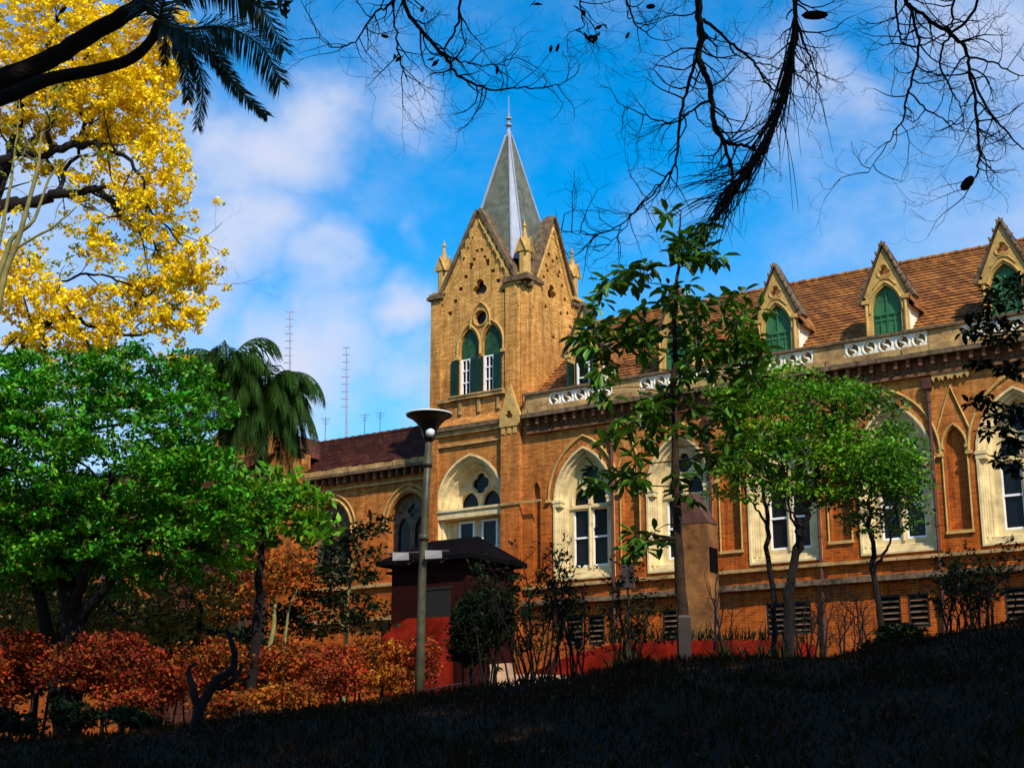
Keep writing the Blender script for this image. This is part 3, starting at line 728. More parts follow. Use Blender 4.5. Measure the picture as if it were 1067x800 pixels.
# cross gable at the far left
gx = -13.6
b = MB(); b.plate([(gx-2.6, 10.9), (gx-2.6, 12.1), (gx, 14.7), (gx+2.6, 12.1), (gx+2.6, 10.9)], [foil(gx, 13.3, .35, 4)], 1.0, .3)
b.box(gx-2.6, gx+2.6, 1.3, 1.8, 10.9, 11.6); b.plate(rect(gx-2.6, gx+2.6, BASE, 10.9), [], 1.0, .3); b.box(gx+2.3, gx+2.6, 1.3, LD, BASE, 12)
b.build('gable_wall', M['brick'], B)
for q in (-1, 1): coping((gx+q*2.75, 1.0, 12.0), (gx, 1.0, 14.75), .4, .14, M['coping'], 'gable_coping')
b = MB()
for q in (-1, 1): b.poly([(gx, 1.3, 13.5), (gx, 5.2, 13.5), (gx+q*2.3, 4.0, 12.0), (gx+q*2.3, 1.3, 12.0)])
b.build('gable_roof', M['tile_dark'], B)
b = MB(); b.poly([(gx-2.6, .98, 12.1), (gx+1.6, .98, 12.1), (gx+1.6, -.6, 11.2), (gx-2.6, -.6, 11.2)]); b.box(gx-2.5, gx+1.5, -.5, .98, BASE, 11.15)
b.build('porch', M['tile_dark'], B)
# antennas
for k, (px, py) in enumerate(((339,447),(380,443),(396,441))):
    p = at(px, py, 59); q = p+Vector((0, 0, -1.6)); a = MB(); a.tube([q, p+Vector((0,0,.5))], .012, 5)
    for j in range(3): a.tube([p+Vector((-.2+.05*j, 0, .42-.10*j)), p+Vector((.2-.05*j, 0, .42-.10*j))], .008, 4)
    a = a.build('roof_antenna', M['iron'])
    tag(a, ['small thin aerial on the dark tiled ridge, nearest the palm', 'small thin aerial on the dark tiled ridge, middle one of three', 'small thin aerial on the dark tiled ridge, nearest the brick tower'][k], 'antenna', 'aerials on the left roof ridge')
for k, (px, y0, y1) in enumerate(((302,325,372),(361,362,452))):
    a = MB(); T = at(px, y0, 170); G = at(px, 560, 170); T.z
    a.tube([G, T], [.22, .06], 5)
    for j in range(9):
        z = T-Vector((0,0,1))*(j*.9); a.tube([z-Vector((.45,0,0)), z+Vector((.45,0,0))], .05, 4)
    o = a.build('radio_mast', M['zinc'])
    tag(o, ['distant slender radio mast rising above the palm crown', 'distant slender radio mast above the dark tiled roof beside the lamp'][k], 'mast', 'distant radio masts')
# ------------------------------------------------------------------ vegetation helpers
def leafmesh(name, m, P, Nn, U, ln, wd, parent=None, fold=.0):
    # P centres, Nn normals, U long axes (numpy n x 3) -> pointed leaves of four faces
    n = len(P); Vv = np.cross(Nn, U); ln = np.asarray(ln).reshape(-1, 1)*np.ones((n, 1)); wd = np.asarray(wd).reshape(-1, 1)*np.ones((n, 1))
    a = P-U*ln*.5; c_ = P+U*ln*.5-Nn*ln*.12; b_ = P+Vv*wd*.5+Nn*wd*fold; d = P-Vv*wd*.5+Nn*wd*fold
    V = np.stack([a, b_, c_, d], 1).reshape(-1, 3)
    me = bpy.data.meshes.new(name); me.vertices.add(4*n); me.vertices.foreach_set('co', V.ravel().astype(np.float32))
    me.loops.add(4*n); me.loops.foreach_set('vertex_index', np.arange(4*n, dtype=np.int32))
    me.polygons.add(n); me.polygons.foreach_set('loop_start', np.arange(0, 4*n, 4, dtype=np.int32)); me.polygons.foreach_set('loop_total', np.full(n, 4, dtype=np.int32))
    me.materials.append(m); me.update(calc_edges=True)
    return link(bpy.data.objects.new(name, me), parent)
def broadleaf(name, m, P, Nn, U, ln, wd, parent=None, fold=.15):
    n = len(P); Vv = np.cross(Nn, U); ln = np.asarray(ln).reshape(-1, 1)*np.ones((n, 1)); wd = np.asarray(wd).reshape(-1, 1)*np.ones((n, 1))
    f = Nn*wd*fold; dr = Nn*ln*.10
    a = P-U*ln*.5; t = P+U*ln*.5-dr*1.6
    V = np.stack([a, P-U*ln*.12+Vv*wd*.48+f, P+U*ln*.24+Vv*wd*.38+f-dr*.5, t, P+U*ln*.24-Vv*wd*.38+f-dr*.5, P-U*ln*.12-Vv*wd*.48+f], 1).reshape(-1, 3)
    me = bpy.data.meshes.new(name); me.vertices.add(6*n); me.vertices.foreach_set('co', V.ravel().astype(np.float32))
    b = np.arange(n)[:, None]*6; idx = np.concatenate([b+np.array([[0, 1, 2, 3]]), b+np.array([[0, 3, 4, 5]])], 1).ravel().astype(np.int32)
    me.loops.add(8*n); me.loops.foreach_set('vertex_index', idx)
    me.polygons.add(2*n); me.polygons.foreach_set('loop_start', np.arange(0, 8*n, 4, dtype=np.int32)); me.polygons.foreach_set('loop_total', np.full(2*n, 4, dtype=np.int32))
    me.materials.append(m); me.update(calc_edges=True)
    return link(bpy.data.objects.new(name, me), parent)
def unit(v): return v/np.maximum(1e-9, np.linalg.norm(v, axis=1, keepdims=True))
def leaf_cloud(centres, per, spread, flat=.45, up=.9, droop=0):
    c = np.repeat(np.asarray(centres, float), per, 0); n = len(c)
    o = rng.normal(0, 1, (n, 3)); o = unit(o)*rng.uniform(0, 1, (n, 1))**.5*spread; o[:, 2] *= flat
    Nn = unit(rng.normal(0, 1, (n, 3))*.75+np.array([0, 0, up])); U = rng.normal(0, 1, (n, 3)); U[:, 2] -= droop
    U = unit(U-Nn*np.sum(U*Nn, 1, keepdims=True))
    return c+o, Nn, U
def fill(ell, n, shell=.55):
    # points inside ellipsoids given as (centre, radii)
    vol = np.array([e[1][0]*e[1][1]*e[1][2] for e in ell])**.75; vol /= vol.sum(); out = []
    for e, v in zip(ell, vol):
        k = max(1, int(n*v)); d = unit(rng.normal(0, 1, (k, 3)))*(rng.uniform(shell**3, 1, (k, 1))**(1/3))
        out.append(np.array(e[0])+d*np.array(e[1]))
    return np.concatenate(out)
def E(px, py, Y, rx, ry, rd=None):
    c = at(px, py, Y); k = Y/1560.
    return (tuple(c), (rx*k, (rd if rd is not None else rx*k), ry*k))
def smooth(pts, sub=5, jit=0):
    P = [Vector(p[:3]) for p in pts]; r = [p[3] for p in pts] if len(pts[0]) > 3 else None; out = []; rr = []
    for i in range(len(P)-1):
        a, b_, c_, d = P[max(0, i-1)], P[i], P[i+1], P[min(len(P)-1, i+2)]
        for k in range(sub):
            t = k/sub; q = .5*((2*b_)+(c_-a)*t+(2*a-5*b_+4*c_-d)*t*t+(3*b_-a-3*c_+d)*t**3)
            if jit and (i or k): q += Vector((random.gauss(0, jit), random.gauss(0, jit), random.gauss(0, jit)))
            out.append(q)
            if r: rr.append(r[i]*(1-t)+r[i+1]*t)
    out.append(P[-1]);
    if r: rr.append(r[-1])
    return (out, rr) if r else out
def pxline(pts, Y, dy=0):
    # pts (px, py, radius_m[, extra depth])
    return [(*at(p[0], p[1], Y+(p[3] if len(p) > 3 else 0)), p[2]) for p in pts]
def grow(mb, p, d, ln, r, depth, tips=None, wig=.22, grav=0., nseg=6, kids=3, ang=.7, planar=None, shrink=.62, sides=4):
    pts = [p.copy()]; rs = [r]; q = p.copy(); dd = d.normalized(); bend = Vector((random.gauss(0, 1), random.gauss(0, .6), random.gauss(0, 1)))*wig
    for k in range(nseg):
        dd = (dd+bend*.35+Vector((random.gauss(0, wig), random.gauss(0, wig), random.gauss(0, wig)))*.5+Vector((0, 0, grav))).normalized()
        q = q+dd*ln/nseg; pts.append(q.copy()); rs.append(max(r*(1-.7*(k+1)/nseg), min(r, .0016)))
        if depth > 0 and k >= 1 and random.random() < kids/nseg:
            ax = Vector((random.gauss(0, .5), 1, random.gauss(0, .5))).normalized() if planar else Vector((random.gauss(0, 1), random.gauss(0, 1), random.gauss(0, 1))).normalized()
            nd = Matrix.Rotation(random.choice((-1, 1))*random.uniform(ang*.6, ang*1.4), 3, ax) @ dd
            grow(mb, q, nd, ln*shrink*random.uniform(.7, 1.2), rs[-1]*.65, depth-1, tips, wig, grav, nseg, kids, ang, planar, shrink, sides)
    mb.tube(pts, rs, sides, cap=False)
    if tips is not None: tips.append(q.copy()); 
    if tips is not None and depth == 0: tips.append(pts[nseg//2].copy())
def tree_thing(name, base, label, cat='tree', group=None): return empty(name, base, 0, label, cat, group)
def local(o, base):  # put a mesh made in world space under an Empty at base
    o.location = -Vector(base); return o
def branches(ell, base_pts, mb, n, r, rr=4):
    # limbs from points of the trunk to random spots of the crown
    T = fill(ell, n, .2)
    for a_, c_ in zip(base_pts, base_pts[1:]):
        if (Vector(a_)-Vector(c_)).length < .6: mb.tube([a_, c_], [.004, .004], 3, cap=False)
    for t in T:
        t = Vector(t); b_ = min(base_pts, key=lambda q: (Vector(q)-t).length+ max(0, q[2]-t.z)*2); b_ = Vector(b_)
        mid = (b_+t)/2+Vector((random.gauss(0, .12), random.gauss(0, .12), random.gauss(.12, .12)))*(t-b_).length
        P, = [smooth([tuple(b_), tuple(mid), tuple(t)], 4)]
        mb.tube(P, [r*(1-.8*i/(len(P)-1)) for i in range(len(P))], rr, cap=False)
# ------------------------------------------------------------------ big bright green tree (left)
def make_tree(name, label, Y, trunk, ell, lm, bm_, n_clump, per, spread, ln, wd, nb=20, br=.03, flat=.4, up=.9, group=None, shell=.5, droop=0, fold=.1, extra=None, cat='tree'):
    base = Vector(trunk[0][0][:3]); th = tree_thing(name, base, label, cat, group)
    mb = MB(); tp = []
    for tr in trunk:
        P, r_ = smooth(tr, 5, .01*len(tr)*.5); mb.tube(P, r_, 8); tp += P[len(P)//3:]
    local(mb.build('trunk', bm_, th, smooth=True), base)
    if nb:
        b2 = MB(); branches(ell, tp, b2, nb, br); local(b2.build('branches', bm_, th, smooth=True), base)
    cc = fill(ell, n_clump, shell)
    P, Nn, U = leaf_cloud(cc, per, spread, flat, up, droop)
    k = rng.uniform(.7, 1.3, len(P))
    local(leafmesh('crown', lm, P, Nn, U, ln*k, wd*k, th, fold), base)
    if extra: extra(th, base)
    return th
def gpt(px, Y, dz=-.15):
    x = at(px, 700, Y).x; return (x, Y, gz(x, Y)+dz)
Yb = 24
tr = [[(*gpt(75, Yb), .22), (*at(75, 640, Yb), .17), (*at(60, 560, Yb), .12), (*at(70, 450, Yb), .05)],
      [(*gpt(77, Yb), .16), (*at(45, 640, Yb+.3), .11), (*at(20, 560, Yb), .06), (*at(0, 470, Yb), .03)],
      [(*at(75, 650, Yb), .12), (*at(120, 600, Yb-.4), .09), (*at(170, 540, Yb), .05), (*at(210, 450, Yb), .02)],
      [(*at(75, 640, Yb), .10), (*at(92, 580, Yb-.8), .07), (*at(120, 480, Yb-.5), .03)]]
ell = [E(60,410,Yb,110,45,1.5), E(150,400,Yb+.3,80,42,1.4), E(200,450,Yb,52,48,1.2), E(20,480,Yb,90,80,1.8), E(110,490,Yb-.6,110,75,1.9), E(195,510,Yb,65,60,1.3), E(245,530,Yb,45,40,.8), E(60,560,Yb-.3,90,50,1.6), E(150,570,Yb-.2,80,40,1.4), E(0,420,Yb,60,50,1.2), E(-90,480,Yb,90,110,2), E(30,590,Yb+.5,80,30,1.2), E(180,585,Yb+.6,70,26,1.0), E(100,600,Yb+1,80,22,1.0)]
make_tree('broadleaf_tree', 'wide bright green bushy tree with a low dense crown below the yellow blossom', Yb, tr, ell, M['leafA'], M['barkdark'], 1500, 44, .25, .11, .05, 34, .035, flat=.42, up=1.0, shell=.35)
# tree with larger leaves, right of it
tr = [[(*gpt(262, 25.5), .10), (*at(268, 640, 25.5), .08), (*at(275, 560, 25.5), .05), (*at(290, 510, 25.5), .02)]]
ell = [E(270,525,25.5,45,28,.8), E(310,530,25.5,38,26,.6), E(325,548,25.3,28,22,.5), E(245,560,25.5,40,35,.7), E(285,500,25.5,25,14,.5)]
make_tree('large_leaved_tree', 'small tree with larger drooping yellow green leaves in front of the left brick arch', 25.5, tr, ell, M['leafC'], M['barkdark'], 130, 12, .30, .22, .10, 14, .02, up=.9, droop=.5)
# darker olive understorey behind the red shrubs
for k, (px, py, rx, ry, Y, lb) in enumerate(((40,625,55,38,26.5,'sparse olive shrub under the big green tree, at the left picture edge'), (130,640,55,32,27,'sparse olive shrub under the big green tree, right of its trunk'), (205,625,55,42,27,'tall olive yellow shrub beside the small orange tree'))):
    tr = [[(*gpt(px, Y), .06), (*at(px+4, py+20, Y), .04), (*at(px-4, py, Y), .015)], [(*gpt(px+6, Y), .04), (*at(px+25, py, Y), .01)]]
    make_tree('understorey_shrub', lb, Y, tr, [E(px,py,Y,rx,ry,1.0)], M['leafE'], M['barkdark'], 110, 9, .30, .11, .07, 18, .015, cat='shrub', group='olive shrubs behind the red hedge', shell=.3)
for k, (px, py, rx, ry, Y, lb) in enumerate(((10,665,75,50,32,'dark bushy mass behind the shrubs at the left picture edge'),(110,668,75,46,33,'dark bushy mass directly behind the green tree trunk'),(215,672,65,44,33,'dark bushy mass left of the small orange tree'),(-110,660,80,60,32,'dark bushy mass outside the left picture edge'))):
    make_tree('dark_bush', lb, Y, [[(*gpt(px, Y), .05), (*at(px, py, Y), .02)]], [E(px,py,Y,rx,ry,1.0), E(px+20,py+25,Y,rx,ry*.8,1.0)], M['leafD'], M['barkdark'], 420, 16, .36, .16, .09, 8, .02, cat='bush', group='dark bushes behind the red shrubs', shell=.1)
for k, (px, py, rx, ry, Y, lb) in enumerate(((12,752,26,10,17.5,'low dark bush on the bank at the bottom left, below the flame red shrub'),(78,744,22,13,18,'low dark bush at the foot of the green tree trunk'),(140,750,22,8,17.5,'low dark bush on the bank left of the forked stump'))):
    make_tree('low_bush', lb, Y, [[(*gpt(px, Y), .03), (*at(px, py, Y), .01)]], [E(px,py,Y,rx,ry,.6), E(px-14,py-8,Y,rx*.5,ry*.8,.4), E(px+16,py+6,Y,rx*.6,ry*.9,.4)], M['leafD'], M['barkdark'], 70, 12, .14, .09, .04, 5, .012, cat='bush', shell=.1)  # bushes added as dark filler for this corner of the bank
# ------------------------------------------------------------------ yellow blossom tree
Yt = 33
base = Vector(gpt(-120, Yt)); yt = tree_thing('yellow_trumpet_tree', base, 'tall tree covered in yellow blossom with dark twisting limbs, upper left', 'tree')
limbs = [[(-120,760,.42),(-110,560,.36),(-90,420,.30),(-50,300,.24),(-10,225,.20),(30,212,.15),(62,203,.12),(98,198,.09),(125,222,.07),(150,240,.045),(165,262,.025)],
         [(-50,300,.22),(-20,230,.16),(-5,180,.13),(20,160,.12),(50,160,.11),(85,150,.09),(110,155,.07),(130,165,.05),(150,190,.03),(158,220,.02)],
         [(-60,330,.2),(-30,260,.14),(0,200,.10),(20,120,.10),(40,60,.07),(70,0,.05),(90,-50,.03)],
         [(-80,400,.2),(-30,390,.14),(15,370,.10),(40,340,.08),(75,330,.06),(110,345,.04),(150,350,.03),(180,330,.015)],
         [(85,150,.07),(90,120,.05),(115,95,.04),(140,60,.03),(170,30,.015)],
         [(-20,230,.14),(-30,120,.10),(-20,30,.07),(10,-40,.04)],
         [(62,203,.08),(70,180,.05),(95,130,.04),(100,100,.03)],
         [(75,330,.05),(60,300,.03),(90,285,.03),(130,295,.025),(170,320,.02),(205,300,.012)],
         [(50,160,.07),(55,120,.05),(80,70,.04),(120,30,.03),(150,-20,.02)],
         [(40,340,.05),(50,370,.03),(20,300,.02)],
         [(98,198,.06),(120,195,.05),(145,210,.03),(190,255,.02),(200,280,.01)],
         [(0,200,.08),(-60,120,.07),(-90,40,.05)], [(110,345,.03),(140,320,.025),(175,290,.02),(200,262,.01)]]
mb = MB(); tips = []
for li, lb in enumerate(limbs):
    dd = random.uniform(-1.2, 1.2) if li else 0
    P, r_ = smooth([(*at(p[0], p[1], Yt+dd*i/len(lb)), p[2]) for i, p in enumerate(lb)], 5, .035)
    mb.tube(P, r_, 7)
    for i in range(4, len(P), 3):
        if r_[i] < .13:
            d = (P[i]-P[i-1]).normalized(); ax = Vector((random.gauss(0,.6), 1, random.gauss(0,.6))).normalized()
            grow(mb, P[i], Matrix.Rotation(random.choice((-1,1))*random.uniform(.5,1.2), 3, ax) @ d, random.uniform(.7,1.6), min(.035, r_[i]*.6), 2, tips, .3, 0, 5, 3, .8)
local(mb.build('trunk', M['barkdark'], yt, smooth=True), base)
# blossom heads crowd on the outer twigs; the lower inside of the crown is open
k = Yt/1560
ell = [E(60,40,Yt,75,60,1.8), E(130,60,Yt,60,60,1.6), E(30,100,Yt,60,50,1.8), E(110,105,Yt,75,50,1.6), E(160,105,Yt,38,55,1.0), E(170,160,Yt,30,35,.9), E(150,210,Yt,38,35,.8), E(175,235,Yt,18,22,.4), E(95,250,Yt,30,16,.4),
       E(40,310,Yt,50,35,1.2), E(15,280,Yt,32,28,.9), E(110,325,Yt,70,26,1.0), E(180,330,Yt,36,34,.7), E(195,290,Yt,24,22,.5), E(212,285,Yt,16,12,.3), E(70,355,Yt,70,20,1.0), E(-60,60,Yt,80,110,2), E(-70,280,Yt,70,80,2), E(70,-40,Yt,120,50,2), E(130,140,Yt,40,26,.7), E(100,182,Yt,34,16,.5), E(185,370,Yt,20,12,.3), E(190,195,Yt,10,16,.3), E(175,60,Yt,18,40,.6)]
hc = fill(ell, 3000, .0)
tn = np.array([tuple(t) for t in tips]); cx_, cz_ = tn[:, 0], tn[:, 2]
g1 = at(60, 240, Yt); keep = ((tn[:, 0]-g1.x)/(75*k))**2+((tn[:, 2]-g1.z)/(40*k))**2 > 1
hc = np.concatenate([hc, tn[keep][::1], tn[~keep][::4]])
lim = at(222, 300, Yt).x; hc = hc[hc[:, 0] < lim+rng.uniform(-.6, .25, len(hc))]
P, Nn, U = leaf_cloud(hc, 19, .15, .85, .6)
kk = rng.uniform(.7, 1.3, len(P)); local(leafmesh('crown', M['yellow'], P, Nn, U, .095*kk, .08*kk, yt, .1), base)
P, Nn, U = leaf_cloud(fill([E(110,250,Yt,45,25,.6), E(180,240,Yt,30,20,.5), E(195,300,Yt,28,22,.5), E(60,260,Yt,60,30,.8), E(150,290,Yt,50,20,.6)], 60, 0), 9, .18)
local(leafmesh('young_leaves', M['ygreen'], P, Nn, U, .12, .06, yt, .1), base)
# slim green stems in front of the yellow tree
base = Vector(gpt(-40, 16)); st_ = tree_thing('slender_sapling', base, 'slender pale green stems with a few small leaves against the yellow tree, left edge', 'sapling')
mb = MB(); tips = []
for pl in ([(-40,800,.06),(-30,520,.045),(-5,330,.04),(20,245,.03),(38,180,.022),(45,130,.012),(50,95,.006)], [(-36,640,.04),(-20,420,.035),(5,265,.03),(35,230,.02),(55,180,.012),(75,165,.006)], [(-5,330,.03),(-2,260,.022),(10,200,.018),(18,140,.01),(20,100,.005)], [(5,265,.02),(50,240,.014),(80,215,.008)]):
    P, r_ = smooth(pxline(pl, 16), 5, .006); mb.tube(P, r_, 6)
    for i in range(12, len(P), 3): grow(mb, P[i], Vector((random.gauss(0,1), random.gauss(0,.4), .6)), .35, .006, 1, tips, .2)
local(mb.build('trunk', M['stem'], st_, smooth=True), base)
P, Nn, U = leaf_cloud(np.array([tuple(t) for t in tips]), 3, .09, .8)
local(leafmesh('crown', M['ygreen'], P, Nn, U, .07, .035, st_, .1), base)
# ------------------------------------------------------------------ palms
def frond(mbs, mbl, p0, d0, ln, droop, lw=.03, leaf=.4, n=26, r=.02, hang=.6, width=.03, curl=0, side=1, V=None):
    q = Vector(p0); d = Vector(d0).normalized(); P = [q.copy()]; D = [d.copy()]
    for k in range(n):
        d = (d+Vector((curl, 0, -droop/n*(1+k/n*1.2)))).normalized(); q = q+d*ln/n; P.append(q.copy()); D.append(d.copy())
    mbs.tube(P, [r*(1-.85*k/n) for k in range(n+1)], 5)
    for k in range(2, n+1):
        t = k/n; L_ = leaf*(.45+.9*math.sin(math.pi*min(1, t*.85+.12)))*random.uniform(.85, 1.1)
        sd_ = D[k].cross(Vector((0, 0, 1)));
        sd_ = sd_.normalized() if sd_.length > .1 else Vector((1, 0, 0))
        for s_ in (-1, 1):
            for h in (0, .5):
                o = P[k]-(P[k]-P[k-1])*h
                v = (sd_*s_*(1-hang*.6)+D[k]*.75+Vector((0, 0, -hang*random.uniform(.6, 1.3)))).normalized()
                v2 = (v+Vector((0, 0, -hang*.9))).normalized()
                a = o; m_ = a+v*L_*.5; e = m_+v2*L_*.5; wv = D[k]*width*.5
                mbl.poly([a-wv*.6, m_-wv, m_+wv, a+wv*.6]); mbl.poly([m_-wv, e, m_+wv])
def palm(px, py, Y, label, tw, tilt, nf, ln, leaf):
    c_ = at(px, py, Y); bx = gpt(px+tilt, Y); base = Vector(bx); th = tree_thing('palm_tree', base, label, 'palm', 'palms in front of the left wing')
    t = MB(); P, r_ = smooth([(*bx, tw*1.3), (*((Vector(bx)*.5+c_*.5)), tw), (*c_, tw*.85)], 6); t.tube(P, r_, 10); local(t.build('trunk', M['bark'], th, smooth=True), base)
    a = MB(); b_ = MB()
    for k in range(nf):
        az = 2*math.pi*(k*.381966)+random.uniform(-.2, .2); el = 1.3-1.7*(k/nf)+random.uniform(-.15, .15)
        frond(a, b_, c_+Vector((0, 0, .05)), Vector((math.cos(az)*math.cos(el), math.sin(az)*math.cos(el), math.sin(el))), ln*random.uniform(.8, 1.1), 1.5+.8*random.random(), leaf=leaf, n=24, r=.03, hang=.85, width=.045)
    local(a.build('frond_stems', M['palm'], th), base); local(b_.build('fronds', M['palm'], th), base)
palm(236, 388, 42, 'palm crown half hidden behind the green tree, further left of the two', .16, 22, 40, 2.0, .8)
palm(275, 415, 42.5, 'palm with long drooping feathery fronds in front of the left gable', .16, -6, 52, 2.25, .85)
# near palm hanging in at the top left
Yp = 8.0
base = Vector((-6.4, 7.4, gz(-6.4, 7.4)-.1)); np_ = tree_thing('leaning_palm', base, 'near palm with dark feathery fronds on a thin curved stem, top left', 'palm')
t = MB(); P, r_ = smooth([(*base, .10), (-5.9, 7.5, 2.2+EYE), (*at(-200, 190, Yp-.2), .075), (*at(-30, 118, Yp), .055), (*at(40, 90, Yp), .042), (*at(95, 76, Yp), .036), (*at(135, 66, Yp), .034), (*at(158, 45, Yp), .03), (*at(166, 28, Yp), .032)] if False else [(*base, .10), (-5.6, 7.5, 2.0+EYE, .09), (*at(-300, 240, Yp-.2), .075), (*at(-120, 140, Yp), .060), (*at(0, 103, Yp), .045), (*at(50, 83, Yp), .040), (*at(100, 73, Yp), .036), (*at(135, 62, Yp), .034), (*at(156, 44, Yp), .03), (*at(166, 24, Yp), .034)], 6)
t.tube(P, r_, 8); local(t.build('trunk', M['barkdark'], np_, smooth=True), base)
a = MB(); b_ = MB()
def pfrond(pl, leaf, hang, Y=Yp, width=.013, per=4, r=.011, lmin=.35, spread=1.0):
    P, r_ = smooth([(*at(p[0], p[1], Y+(p[2] if len(p) > 2 else 0)), r) for p in pl], 8); n = len(P)
    a.tube(P, [r*(1-.85*i/n) for i in range(n)], 5)
    for i in range(1, n):
        t_ = i/n; D = (P[i]-P[i-1]); seg = D.length; D.normalize(); L0 = leaf*(lmin+(1-lmin)*math.sin(math.pi*min(1, .15+.8*t_)))
        sd_ = D.cross(Vector((0, 1, 0))).normalized()
        for h in range(per):
            o = P[i]-D*seg*h/per
            for s_ in (-1, 1):
                L_ = L0*random.uniform(.75, 1.1)
                v = (sd_*s_*.8*spread+D*.75+Vector((0, random.gauss(0, .35), -hang*random.uniform(.15, 1.0)))).normalized(); v2 = (v+Vector((0, 0, -hang*.7))).normalized()
                m_ = o+v*L_*.55; e = m_+v2*L_*.45; wv = D*width*.5
                b_.poly([o-wv*.5, m_-wv, m_+wv, o+wv*.5]); b_.poly([m_-wv, e, m_+wv])
pfrond([(166,22),(195,30,-.2),(225,28,-.3),(250,34,-.4),(275,52,-.5),(292,85,-.5)], .26, .9)
pfrond([(166,22),(175,-8,-.1),(205,-22,-.2),(245,-10,-.3),(275,12,-.3),(296,52,-.3)], .25, .8)
pfrond([(166,24),(185,38,.2),(202,60,.3),(211,90,.3),(206,132,.3)], .16, .7, spread=.7)
pfrond([(170,26),(200,38,0),(228,62,0),(248,92,0),(278,120,0)], .13, .35, spread=.8, per=5, width=.014)
pfrond([(166,22),(172,42,.3),(172,66,.3)], .10, .9)
pfrond([(166,22),(155,5,.3),(150,-30,.4),(165,-60,.4)], .2, .6)
pfrond([(166,22),(178,36,.5),(190,52,.5),(196,80,.5),(196,104,.5)], .14, .8)
local(a.build('frond_stems', M['palmnear'], np_), base); local(b_.build('fronds', M['palmnear'], np_), base)
# dark leaning limb
Yl = 9.0
base = Vector((-8.6, 8.8, gz(-8.6, 8.8)-.1)); lt = tree_thing('leaning_tree', base, 'thick dark leaning limb crossing the top left corner in front of the yellow blossom', 'tree')
t = MB(); lp = [(*base, .22), (-7.4, 8.9, 2.4+EYE, .18), (*at(-420, 260, Yl), .14), (*at(-160, 150, Yl), .10), (*at(-20, 92, Yl), .075), (*at(40, 68, Yl), .068), (*at(95, 38, Yl), .062), (*at(150, 2, Yl), .055), (*at(210, -50, Yl), .05), (*at(290, -130, Yl+.3), .04)]
P, r_ = smooth(lp, 6, .008); t.tube(P, r_, 10); tips = []
for i in range(len(P)-3, len(P)): grow(t, P[i], Vector((.6, .1, random.uniform(.8, 1.8))), .6, .02, 2, tips, .25)
for pl in ([(270,-90,.03),(285,-40,.015),(292,-5,.006)], [(255,-80,.03),(262,-30,.012),(275,0,.005)]):
    Q, r_ = smooth(pxline(pl, Yl), 5, .004); t.tube(Q, r_, 6)
local(t.build('trunk', M['barkdark'], lt, smooth=True), base)
P, Nn, U = leaf_cloud(np.array([tuple(at(px, py, Yl)) for px, py in ((288,6),(296,2),(270,4),(280,-6),(300,10),(262,-4))]), 4, .06, .9, .2, 1.0)
P2, N2, U2 = leaf_cloud(np.array([tuple(q) for q in tips]), 6, .14)
local(leafmesh('crown', M['palmnear'], np.concatenate([P, P2]), np.concatenate([Nn, N2]), np.concatenate([U, U2]), .11, .04, lt, .1), base)
# ------------------------------------------------------------------ overhead bare tree: trunk right of the frame, limbs arching over and drooping in
Yo = 10.0
base = Vector((8.6, 8.6, gz(8.6, 8.6)-.2)); bt = tree_thing('bare_tree', base, 'leafless tree whose dark drooping twigs hang across the top of the sky', 'tree')
mb = MB(); top = Vector((7.9, 8.9, 9.2+EYE))
P, r_ = smooth([(*base, .30), (8.4, 8.7, 3+EYE, .24), (8.1, 8.8, 6.5+EYE, .2), (*top, .16)], 6, .02); mb.tube(P, r_, 12)
